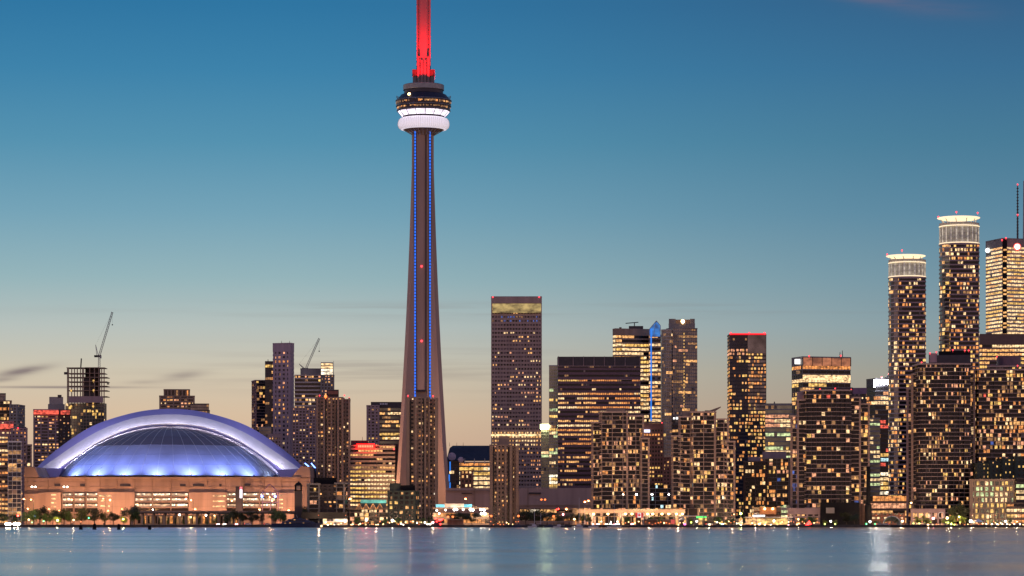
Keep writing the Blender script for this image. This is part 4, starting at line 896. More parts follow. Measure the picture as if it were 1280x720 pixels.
b.mass(1083.5, 1114, 473.5, 2450, xc=1094, phi=.3, style='office', wall='metal_dark', glass='glass_black', cap=10, capm='metal_dark', p=.3, fh=4, bh=1.2, tints=['amber', 'warm', 'red'], zones=[(495, 508, .85, ['peach', 'amber', 'cream']), (508, 540, .15, ['red', 'warm']), (540, 547, .8, ['amber']), (562, 580, .75, ['yellow', 'red', 'cool']), (590, 618, .9, ['cream', 'white', 'yellow'])]); 
b.mass(1083.5, 1100, 523, 2435, style='office', wall='concrete_grey', glass='glass_green', p=.5, tints=['green', 'cream'])
mat('sign_bright', (.5, .5, .5), .5, 0, emit=(.95, .98, 1), estr=75, sample='AUTO')
tcv = bpy.data.curves.new('sign_text', 'FONT'); tcv.body = 'pwc'; tcv.size = 9.0; tcv.extrude = .4; tcv.offset = .12; tcv.align_x = 'CENTER'
to = bpy.data.objects.new('sign', tcv); col.objects.link(to); to.parent = b.root; o0 = parent_origin(b.root); tp = P(1102.8, 480.8, 2443)
to.location = tp - o0; to.rotation_euler = (R(90), 0, .0); tcv.materials.append(MATS['sign_bright'])
bpy.context.view_layer.update(); tme = bpy.data.meshes.new_from_object(to.evaluated_get(bpy.context.evaluated_depsgraph_get())); tl = to.location.copy(); bpy.data.objects.remove(to)
to = bpy.data.objects.new('sign', tme); col.objects.link(to); to.parent = b.root; to.location = tl; to.rotation_euler = (R(90), 0, 0)
if not tme.materials: tme.materials.append(MATS['sign_bright'])
b.beacon(1102, 471.5, 2449, r=1.2); b.beacon(1111, 467.5, 2449, r=1.2); b.mb('roof_ramp', 'metal_dark').add([P(1104, 473.5, 2455), P(1118, 463, 2455), P(1118, 474, 2455), P(1104, 473.5, 2470), P(1118, 463, 2470), P(1118, 474, 2470)], [(0, 1, 2), (5, 4, 3), (0, 3, 4, 1), (1, 4, 5, 2), (2, 5, 3, 0)]); b.done()
# twin round towers with lit crowns
mat('crown_glass', (.35, .35, .33), .3, .2, .3, emit=(1, .85, .62), estr=.13, evar=(.1, .5, 1.6)); mat('crown_column', (.6, .6, .55), .5, 0, emit=(1, .84, .60), estr=.30, evar=(.25, .3, 1.6)); mat('crown_ring', (.8, .78, .7), .5, 0, emit=(1, .76, .46), estr=1.15)
def crown_tower(label, x0, x1, ytop, ycb, yring, ring, Y, beacons, p):
    b = nb(label, Y, (x0 + x1) / 2)
    b.mass(x0, x1, ycb, Y, shape='round', style='condo', wall='slab_grey', glass='glass_grey', cw=2.8, bp=.3, pw=.3, pp=.3, pe=0, p=p, tints=['warm', 'amber', 'cream', 'yellow'], bh=.9, fh=3.3)
    # flatter dark south-west bay with balconies
    b.mass(x0 + (x1 - x0) * .28, x1 - .2, ycb + 1, Y - .6, style='condo', wall='concrete_mauve', glass='glass_black', cw=2.6, bp=.3, p=p * 1.1, phi=0.02, tints=['warm', 'amber', 'cream', 'yellow'], bh=1.1, pe=0, fh=3.3, D=14)
    poly, z0, z1 = b.mass(x0 + .6, x1 - .6, ytop, Y + 1.4, z0=Z(ycb, Y), shape='round', style='curtain', glass='crown_glass', wall='slab_pale', fh=4.6, bh=.35, bp=.3, cw=2.6, pw=.22, pe=1, pp=.3, windows=False)
    dt = (x1 - x0) / 2 / F; r = dt * Y / (1 - dt); cy = Y + r; cx = ((x0 + x1) / 2 - 640) / F * cy
    for yy in (ytop + 3, ycb - 1.5): MB().lathe([(r * 1.0, Z(yy + .5, Y)), (r * 1.03, Z(yy, Y)), (r * 1.0, Z(yy - .5, Y))], cx, cy, 40).build('crown_light', 'crown_ring', b.root)
    rr = (ring[1] - ring[0]) / 2 / F * cy; rcx = ((ring[1] + ring[0]) / 2 - 640) / F * cy
    MB().lathe([(rr * .80, Z(yring + 2.2, Y)), (rr * .98, Z(yring + .6, Y)), (rr, Z(yring, Y)), (rr * .97, Z(yring - .5, Y)), (rr * .5, Z(yring - .3, Y))], rcx, cy, 40).build('halo_ring', 'crown_ring', b.root)
    for i in range(22):
        a = 2 * math.pi * (i + .5) / 22; c, s = math.cos(a), math.sin(a)
        MB().obox((cx + r * .985 * c, cy + r * .985 * s), (-s, c), (c, s), -.55, .55, -.1, .25, Z(ycb - 1.5, Y), Z(ytop + 3.4 + (i % 3), Y)).build('crown_column', 'crown_column', b.root)
    for i in range(10):
        a = 2 * math.pi * i / 10; c, s = math.cos(a), math.sin(a)
        MB().tube((cx + r * .75 * c, cy + r * .75 * s, Z(ytop + 1, Y)), (rcx + rr * .85 * c, cy + rr * .85 * s, Z(yring + 1, Y)), .35, n=5).build('ring_strut', 'metal_white', b.root)
    for p_ in beacons: b.beacon(*p_, Y, r=1.15)
    b.done()
crown_tower('shorter of the two round towers with a glowing halo ring and lit crown', 1110.8, 1157, 324, 346, 318, (1107.5, 1157), 2250, ((1109, 318), (1127.5, 313)), .3)
crown_tower('taller of the two round towers with a glowing halo ring and lit crown', 1174.3, 1223.8, 278, 304, 270, (1171.5, 1225), 2260, ((1173, 271), (1195.5, 265), (1222, 266)), .3)
b = nb('tall pale bank tower with lit floors and round glowing logos at the right edge', 3100, 1258, name='office_tower')
b.mass(1232.5, 1318, 298, 3100, xc=1253, phi=.3, style='office', wall='concrete_pale', glass='glass_black', p=.88, cw=2.2, fh=3.95, bh=1.7, pe=0, cap=10.5, capm='concrete_grey', tints=['cream', 'warm', 'yellow', 'cream'])
A_ = Vector(footprint(1232.5, 1318, 3100, 1253, .3)[0]); u_ = Vector((math.cos(.3), math.sin(.3))); n_ = (u_.y, -u_.x)
b.mb('corner_recess', 'metal_black').obox(A_, u_, n_, -.1, 5.2, .3, .6, GZ, Z(299, 3100))
for k in range(40): 
    if k % 3 != 1 : b.mb('corner_window', 'window_warm').obox(A_, u_, n_, .6, 4.6, .6, .75, Z(313.5 + k * 4.6, 3100), Z(311.2 + k * 4.6, 3100))
mat('logo_red', (.5, .1, .1), .5, 0, emit=(1, .08, .05), estr=1.6)
c = P(1271.5, 308.5, 3094)
for r_, dd, m_ in ((4.0, 0, 'logo_red'), (2.9, -.6, 'sign_white')): 
    mb = MB().lathe([(r_, 0), (r_, .5)], 0, 0, 24); mb.v = [(x + c.x, c.y + dd - z, y + c.z) for x, y, z in mb.v]; mb.build('logo', m_, b.root)
c = P(1234.5, 313, 3130); mb = MB().ball(c, 2.6, 10, 6); mb.build('logo', 'sign_white', b.root)
b.mast(1272, 230, 298, 3120, 1.0, 'mast', 'metal_dark'); b.mast(1272, 230, 262, 3120, .6, 'mast', 'metal_dark')
for p_ in ((1252.5, 300), (1257.5, 297.5)): b.beacon(*p_, 3098, r=1.6)
b.beacon(1272, 268.5, 3118, r=1.6); b.beacon(1272, 230.5, 3118, r=1.4); b.solid(1243, 1262, 299.2, 3115, 301, m='metal_dark', part='roof_arm')
for i in range(16): b.mb('mast_rung', 'metal_dark').box(X(1270.8, 3120), X(1273.2, 3120), 3119, 3121, Z(236 + i * 3.8, 3120), Z(235 + i * 3.8, 3120))
b.done()
b = nb('darker twin mast and tower cut by the right edge of the picture', 3150, 1290, name='office_tower')
b.mass(1276.5, 1330, 365, 3150, style='office', wall='metal_dark', glass='glass_black', p=.1); b.mast(1280, 226, 366, 3155, 1.6, 'mast', 'concrete_mauve'); b.done()
b = nb('wide plum office tower with blank top behind the right hand apartment towers', 2800, 1255, name='office_tower')
b.mass(1224.5, 1330, 418, 2800, style='office', wall='plum_metal', glass='glass_black', phi=0, p=.7, fh=4, bh=1.5, cw=2.4, cap=13, capm='bronze', tints=['warm', 'cream', 'yellow']); b.solid(1233, 1240, 416.5, 2802, 419, m='metal_dark'); b.done()
b = nb('huge curved waterfront apartment tower with red lit penthouse below the taller round tower', 2085, 1176)
b.mass(1150, 1211, 455, 2085, style='condo', wall='slab_dim', pier='concrete_dark', p=.19, cw=2.5, shape='bow', phi=0.02, pe=3, fh=2.9); b.mass(1141, 1151, 468, 2098, style='condo', p=.12, cw=2.8); b.mass(1135, 1142, 486, 2102, style='condo', wall='concrete_mauve', p=.12, cw=2.8); b.mass(1207, 1217, 462, 2096, style='condo', p=.2, cw=2.8)
b.solid(1161, 1213, 444, 2105, 455, m='metal_dark'); b.solid(1173, 1213, 439, 2110, 446, m='metal_black', part='penthouse_top'); b.solid(1161, 1172, 441.5, 2103, 453, m='concrete_mauve', shape='round', part='tank'); 
for p_ in ((1162.5, 441.5), (1170.5, 440), (1191, 437.5), (1206, 438), (1211, 438), (1152, 453)): b.beacon(*p_, 2100, r=.95)
b.done()
b = nb('waterfront apartment tower with a plum round penthouse at the right edge', 2080, 1250)
b.mass(1223, 1300, 462, 2100, style='condo', wall='slab_dim', pier='concrete_dark', p=.32, cw=2.8, phi=0, pe=4, fh=2.9); b.mass(1236, 1300, 458, 2112, bot=466, style='condo', p=.1); b.solid(1246, 1276, 446, 2112, 459, m='plum_metal', shape='round'); b.beacon(1246, 446, 2110, r=.9); b.beacon(1272, 457, 2098, r=.9); b.done()
# right foreground
b = nb('long dark sloping roofed residence behind the pale gridded block at the right edge', 2070, 1255, name='apartment_block')
for i, (a, c, yt) in enumerate(((1222, 1238, 579), (1238, 1254, 576.5), (1254, 1270, 573.5), (1270, 1290, 571))): b.mass(a, c, yt, 2075 - i * 4, style='punched', wall='green_roof', glass='glass_black', p=.3, cw=3.4, pw=1.6, tints=['yellow', 'warm'], phi=0)
b.done()
b = nb('pale gridded concrete block with greenish lit windows on the promenade at the right edge', 2030, 1243, name='office_block')
b.mass(1212.5, 1270, 599.5, 2040, style='punched', wall='concrete_tan', p=.62, cw=3.3, pw=.9, fh=4.1, bh=1.0, xc=1268, phi=-.32, tints=['green', 'yellow', 'cream'], glass='glass_green', cap=2)
b.slabbox(1212, 1216, 600, 656, 2052, 'corner_pier', 'concrete_tan', 3); b.done()
b = nb('black terraced block with stacked lit floors cut by the right edge beside the gridded block', 2025, 1280, name='office_block')
b.mass(1270, 1300, 598, 2034, style='office', wall='concrete_dark', glass='glass_black', p=.0, fh=4.2, zones=[(605, 628, .9, ['green', 'cream']), (630, 645, .5, WARM)]); b.mass(1258, 1300, 629, 2022, style='office', wall='concrete_dark', glass='glass_black', p=.7, fh=4.4, tints=['yellow', 'cream', 'amber']); b.done()
# ------------------------------------------------------------------ elevated road behind the lawn trees
ev = root('elevated_highway', 'long low elevated road deck on piers in front of the stadium bays', 'overpass', (X(240, 2130), 2130, GZ))
MB().box(X(160, 2130), X(372, 2130), 2130, 2142, Z(642.2, 2130), Z(640.2, 2130)).build('deck', 'concrete_dark', ev)
MB().box(X(160, 2130), X(372, 2130), 2129.6, 2130, Z(640.6, 2130), Z(638.6, 2130)).build('parapet', 'concrete_brown', ev)
for i in range(16): MB().box(X(164 + i * 13.6, 2130) - .7, X(164 + i * 13.6, 2130) + .7, 2132, 2139, GZ, Z(642.2, 2130)).build('pier', 'concrete_tan', ev)
mat('lit_tan', (.5, .36, .2), .85, .2, .3)
b = nb('tan colonnaded low wall of shops glowing under the elevated road', 2150, 235, name='shop_row')
b.mass(170, 300, 644, 2160, style='punched', wall='concrete_tan', p=.5, cw=4, fh=5, bh=1.2, tints=['amber', 'dimwarm', 'warm'], D=12); b.done()
# -- waterfront podiums and pavilions
def pod(label, cat, x0, x1, top, Y, name='low_building', **k):
    b = nb(label, Y, (x0 + x1) / 2, name=name, cat=cat); k.setdefault('D', 22); k.setdefault('roof', False); b.mass(x0, x1, top, Y, **k); return b
b = pod('marina pavilion with bright white ceiling lights and a teal and orange tent roof', 'pavilion', 541, 611, 641, 2035, name='waterfront_pavilion', style='office', wall='concrete_brown', glass='glass_black', p=.35, fh=4, tints=['warm', 'amber'])
mat('tent_lit', (.6, .5, .4), .6, 0, emit=(.9, .55, .4), estr=.35, evar=(.15, .2, 1.8)); mat('tent_teal', (.2, .6, .7), .6, 0, emit=(.12, .72, .95), estr=.75, evar=(.15, .5, 1.5))
def tentroof(b, x0, x1, yb, yt, Y, m, part='tent_roof', d=12):
    n = 3; w = (x1 - x0) / n
    for i in range(n):
        a, c = x0 + w * i, x0 + w * (i + 1); pts = [P(a, yb, Y), P(c, yb, Y), P(c, yb, Y) + Vector((0, d, 0)), P(a, yb, Y) + Vector((0, d, 0)), P((a + c) / 2, yt, Y) + Vector((0, d / 2, 0))]
        b.mb(part, m).add(pts, [(0, 1, 4), (1, 2, 4), (2, 3, 4), (3, 0, 4)])
b.slabbox(545, 590, 630.5, 634.2, 2040, 'tent_roof', 'tent_teal', 5); b.slabbox(556, 580, 629.6, 634.0, 2038, 'tent_roof_panel', 'tent_lit', 5)
b.mb('roof_wing', 'concrete_tan').add([P(582, 630, 2036), P(611, 636, 2034), P(611, 637, 2034), P(582, 634.5, 2036), P(582, 630, 2050), P(611, 636, 2050), P(611, 637, 2050), P(582, 634.5, 2050)], [(3, 2, 1, 0), (4, 5, 6, 7), (0, 1, 5, 4), (2, 3, 7, 6)])
b.slabbox(541, 611, 634.5, 636, 2037, 'eave', 'concrete_brown', 4)
for px, py, r_ in ((546, 638, .8), (549, 642, .8), (557, 637.5, .8), (568, 637, 1.3), (571, 637, 1.0), (579, 636.8, .9), (588, 637, 1.3), (591, 637.5, 1.2), (601, 637, 1.0), (605, 637.5, 1.2), (602, 642, 1.2), (606, 642, 1.3)):
    MB().ball(P(px, py, 2031), r_ * .7, 8, 5).build('ceiling_light', 'lamp_white', b.root)
b.done()
b = pod('long flat waterfront terminal with lamp strung canopy below the brick office tower', 'terminal', 718, 872, 635, 2045, name='terminal_building', style='condo', wall='concrete_tan', glass='glass_brown', p=.45, fh=5, cw=3.4, tints=['amber', 'warm', 'dimwarm', 'peach'])
b.slabbox(722, 856, 636.5, 641.5, 2030, 'canopy', 'concrete_tan', 6)
for px in (742, 760, 782, 790, 799, 809.5, 816, 827.5, 836, 845.5, 853): MB().ball(P(px, 642.2, 2026), .9, 8, 5).build('canopy_lamp', 'lamp_cream', b.root)
zz = MB(); pr0 = None
for i in range(22):
    p_ = P(785 + i * 1.8, 636.2 + (1.6 if i % 2 else 0), 2023.6)
    if pr0 is not None: zz.tube(pr0, p_, .18, n=4)
    pr0 = p_
zz.build('light_string', 'window_cream', b.root); b.done()
b = pod('grey mid height glazed office between the two balcony towers above the terminal', 'building', 804, 845, 606, 2200, style='condo', wall='slab_grey', glass='glass_black', p=.2, cw=3.2, tints=['cool', 'warm', 'cream']); b.done()
b = pod('low rust coloured pavilion glowing orange under a black flat roof', 'pavilion', 942, 976, 634, 2060, name='waterfront_pavilion', style='curtain', wall='brick_red', glass='glass_brown', p=.25, cw=5, tints=['peach', 'warm'])
mat('copper_wall', (.5, .22, .10), .6, .15, .3); b.slabbox(949.5, 970, 634, 643, 2056, 'wall', 'copper_wall', 2); b.slabbox(930, 977, 630.8, 632.6, 2056, 'roof', 'metal_black', 14)
for px in (956, 966): MB().ball(P(px, 636, 2053), .8, 8, 5).build('wall_lamp', 'lamp_cream', b.root)
spot(b.root, 'wall_light', P(960, 650, 2044), P(960, 637, 2056), 5000, (1, .35, .12), 120, 1); b.done()
b = pod('open boardwalk cafe with a white light bar under its awning', 'cafe', 918, 990, 648, 2040, name='cafe_pavilion', style='curtain', wall='concrete_grey', p=.6, cw=3, fh=4, tints=['cream', 'warm', 'yellow'])
b.slabbox(941, 956, 643.8, 645.6, 2036, 'light_bar', 'sign_white', .6); b.slabbox(930, 990, 646, 647, 2034, 'awning', 'metal_grey', 6); b.done()
b = pod('yellow green lit wall section right of the rust pavilion', 'building', 975, 987, 631, 2070, style='office', wall='slab_pale', glass='glass_green', p=.7, tints=['green', 'yellow']); b.done()
b = pod('mauve podium of the wide dark apartment tower above the red lit trees', 'building', 985, 1025, 635, 2050, style='punched', wall='concrete_mauve', p=.3, cw=4.5, cap=8, capm='concrete_mauve'); b.done()
b = pod('windowless black power house with one grey hatch in front of the wide dark tower', 'power station', 1026, 1074, 628, 2035, name='power_house', style='punched', wall='metal_black', windows=False, cap=27, capm='metal_black')
b.slabbox(1032.5, 1043, 634.5, 641.5, 2031, 'hatch', 'concrete_grey', .4)
b.mb('gable_roof', 'brick_brown').add([P(1072, 656, 2040), P(1087, 656, 2040), P(1087, 637, 2040), P(1078, 629, 2040), P(1072, 630, 2040), P(1072, 656, 2060), P(1087, 656, 2060), P(1087, 637, 2060), P(1078, 629, 2060), P(1072, 630, 2060)], [(4, 3, 2, 1, 0), (5, 6, 7, 8, 9)] + [(i, (i + 1) % 5, 5 + (i + 1) % 5, 5 + i) for i in range(5)]); b.done()
ch = root('chimney', 'tall dark brick chimney stack beside the black power house', 'chimney', (X(1085.5, 2032), 2032, GZ))
MB().lathe([(1.75, GZ), (1.35, Z(584.5, 2032)), (1.5, Z(584.3, 2032)), (1.5, Z(583, 2032))], X(1085.5, 2032), 2032, 16).build('stack', 'metal_black', ch)
MB().lathe([(2.6, GZ), (2.4, Z(631, 2032)), (1.5, Z(629.5, 2032))], X(1085.5, 2032), 2032, 16).build('stack_base', 'metal_black', ch)
b = pod('brick and glass quay block with orange lit upper gallery behind the chimney', 'building', 1086, 1136, 620, 2120, style='office', wall='concrete_brown', glass='glass_brown', p=.5, fh=5, cw=3, tints=['amber', 'peach', 'warm'], zones=[(629, 636, .9, ['amber', 'peach'])]); b.done()
b = pod('low dark red shed row behind the white dome tent', 'shed', 1088, 1131, 641, 2055, name='quay_shed', style='punched', wall='brick_red', glass='glass_black', p=.1, cw=4); b.done()
b = pod('mauve glazed podium under the huge curved tower with a clock on its front', 'building', 1139, 1181, 636, 2050, style='punched', wall='concrete_mauve', glass='glass_brown', p=.5, cw=4.5, fh=5, bh=1, tints=['warm', 'peach'], cap=5)
cc = P(1176.5, 644, 2046); mb = MB().lathe([(2.4, 0), (2.4, .3), (1.9, .3)], 0, 0, 20, cap=False); mb.v = [(x + cc.x, cc.y - z, y + cc.z) for x, y, z in mb.v]; mb.build('clock_ring', 'metal_white', b.root); b.done()
tn = root('dome_tent', 'white shell shaped dome tent with a lit arched mouth on the quay', 'tent', (X(1115, 2005), 2005, GZ))
mb = MB(); nA, nB = 14, 7
vs = [(X(1115, 2005) + 6.2 * math.cos(math.pi * i / nA) * (1 - .25 * j / nB), 2005 + 9 * j / nB, GZ + 6.0 * math.sin(math.pi * i / nA) * (1 - .5 * (j / nB) ** 1.5)) for j in range(nB + 1) for i in range(nA + 1)]
mb.add(vs, [(j * (nA + 1) + i, j * (nA + 1) + i + 1, (j + 1) * (nA + 1) + i + 1, (j + 1) * (nA + 1) + i) for j in range(nB) for i in range(nA)]); mb.build('shell', 'canvas_white', tn)
MB().path([(X(1115, 2005) + 6.3 * math.cos(math.pi * i / 12), 2004.8, GZ + 6.1 * math.sin(math.pi * i / 12)) for i in range(13)], .3, 5).build('arch_trim', 'canvas_white', tn)
b = pod('small glass kiosk with green light strips on the boardwalk', 'kiosk', 858, 878, 646, 2005, name='kiosk', style='curtain', wall='metal_grey', p=.4, cw=3, D=8)
mat('green_strip', (.1, .4, .1), .5, 0, emit=(.1, 1, .18), estr=1.6); b.slabbox(870.5, 879, 645.5, 647.5, 2001, 'light_strip', 'green_strip', .4); b.slabbox(880.5, 883, 645.5, 647.2, 2001, 'light_strip', 'green_strip', .4); b.slabbox(850, 884, 644.6, 645.3, 2002, 'roof', 'metal_white', 6); b.done()
def marquee(label, x0, x1, top, Y, m='canvas_white'):
    r = root('marquee_tent', label, 'tent', (X((x0 + x1) / 2, Y), Y, GZ)); a, c = X(x0, Y), X(x1, Y); ze = Z(top + 4, Y); zt = Z(top, Y)
    MB().add([(a, Y, ze), (c, Y, ze), (c, Y + 8, ze), (a, Y + 8, ze), ((a + c) / 2, Y + 4, zt)], [(0, 1, 4), (1, 2, 4), (2, 3, 4), (3, 0, 4)]).build('canopy', m, r)
    for x_ in (a, c):
        for y_ in (Y, Y + 8): MB().tube((x_, y_, GZ), (x_, y_, ze), .12).build('pole', 'metal_white', r)
marquee('white peaked market tent just left of the green lit kiosk', 849, 858, 646, 2000); marquee('pale peaked market tent behind the moored tug', 925, 934, 649, 2000); marquee('cream peaked tent at the foot of the pale gridded block', 1218, 1230, 648.5, 2000)
# clock tower like stone column with lantern head in front of the stadium's right end
lt_ = root('lantern_tower', 'dark stone column tower with an open domed lantern head before the stadium', 'tower', (X(373, 2040), 2040, GZ))
x_ = X(373, 2040); MB().box(x_ - 2.5, x_ + 2.5, 2038, 2043, GZ, Z(613.5, 2040)).build('shaft', 'concrete_dark', lt_)
for sx_ in (-1, 1):
    for sy_ in (0, 1): MB().box(x_ + sx_ * 2.0 - .45, x_ + sx_ * 2.0 + .45, 2038.2 + sy_ * 3.8, 2039 + sy_ * 3.8, Z(613.5, 2040), Z(607, 2040)).build('lantern_post', 'metal_black', lt_)
MB().box(x_ - 2.7, x_ + 2.7, 2037.8, 2043.2, Z(613.7, 2040), Z(612.6, 2040)).build('lantern_sill', 'metal_black', lt_)
MB().lathe([(2.9, Z(607.2, 2040)), (2.8, Z(606, 2040)), (1.9, Z(604.2, 2040)), (.6, Z(603, 2040)), (.1, Z(602, 2040))], x_, 2040.5, 16).build('dome', 'metal_black', lt_)
MB().box(x_ - 1.2, x_ + 1.2, 2040, 2041, Z(611.5, 2040), Z(608.6, 2040)).build('bell', 'concrete_pale', lt_)

# ------------------------------------------------------------------ trees
mat('leaf_green', (.10, .15, .035), .8, .5, .6); mat('leaf_dark', (.045, .06, .022), .8, .5, .6); mat('leaf_yellow', (.2, .2, .04), .8, .4, .6); mat('bark', (.06, .045, .035), .9, .3, 2)
def make_tree(seed, H, Wd, leafm, kind='round', nleaf=1700):
    rg = random.Random(seed); tk = MB(); top = H * .55
    tk.tube((0, 0, -.1), (rg.uniform(-.2, .2), 0, H * .35), H * .028, H * .02, 7)
    lobes = []
    nl = 11 if kind == 'round' else 8
    for i in range(nl):
        if kind == 'round':
            a = rg.uniform(0, 6.28); rr = rg.uniform(.1, .34) * Wd; z = H * rg.uniform(.34, .82); rr *= 1.15 - abs(z / H - .5)
            c = Vector((rr * math.cos(a), rr * math.sin(a), z)); rad = Wd * rg.uniform(.15, .25)
        else:
            z = H * (.22 + .68 * i / (nl - 1)); rad = Wd * (.30 - .2 * i / (nl - 1)) + .25; c = Vector((rg.uniform(-.2, .2), rg.uniform(-.2, .2), z))
        lobes.append((c, rad)); tk.tube((0, 0, H * rg.uniform(.22, .36)), c, H * .012, H * .004, 5)
    lf = MB()
    for i in range(nleaf):
        c, rad = rg.choice(lobes); d = Vector((rg.gauss(0, 1), rg.gauss(0, 1), rg.gauss(0, .8))).normalized() * rad * (rg.random() ** .4) * rg.uniform(.85, 1.2)
        p = c + d; u = Vector((rg.gauss(0, 1), rg.gauss(0, 1), rg.gauss(0, 1))).normalized(); v = u.orthogonal().normalized(); s = rg.uniform(.18, .42) * (H / 11) ** .5
        lf.add([p - u * s, p + v * s * .6, p + u * s, p - v * s * .6], [(0, 1, 2, 3)])
    def mk(mb, nm, m):
        me = bpy.data.meshes.new(nm); me.from_pydata(mb.v, [], mb.f); me.materials.append(MATS[m]); return me
    return mk(tk, 'tree_trunk', 'bark'), mk(lf, 'tree_crown', leafm)
TV = {'g1': make_tree(1, 11, 9, 'leaf_green'), 'g2': make_tree(2, 11, 10, 'leaf_green'), 'd1': make_tree(3, 12, 10, 'leaf_dark'), 'd2': make_tree(4, 12, 11, 'leaf_dark'), 'y1': make_tree(5, 9, 8, 'leaf_yellow'), 'p1': make_tree(6, 11, 4.2, 'leaf_dark', 'poplar', 900), 'p2': make_tree(7, 11, 4.5, 'leaf_green', 'poplar', 900)}
TH = {'g1': 11, 'g2': 11, 'd1': 12, 'd2': 12, 'y1': 9, 'p1': 11, 'p2': 11}
trg = random.Random(9)
def tree(kind, px, top, Y, label, wid=1.0, name=None):
    h = Z(top, Y) - GZ; s = h / (TH[kind] * .93)
    r = root(name or ('poplar_tree' if kind[0] == 'p' else 'tree'), label, 'tree', (X(px, Y), Y, GZ), 'trees along the waterfront', rz=trg.uniform(0, 6.28)); r.scale = (s * wid, s * wid, s)
    for nm, me in zip(('trunk', 'crown'), TV[kind]):
        o = bpy.data.objects.new(nm, me); col.objects.link(o); o.parent = r
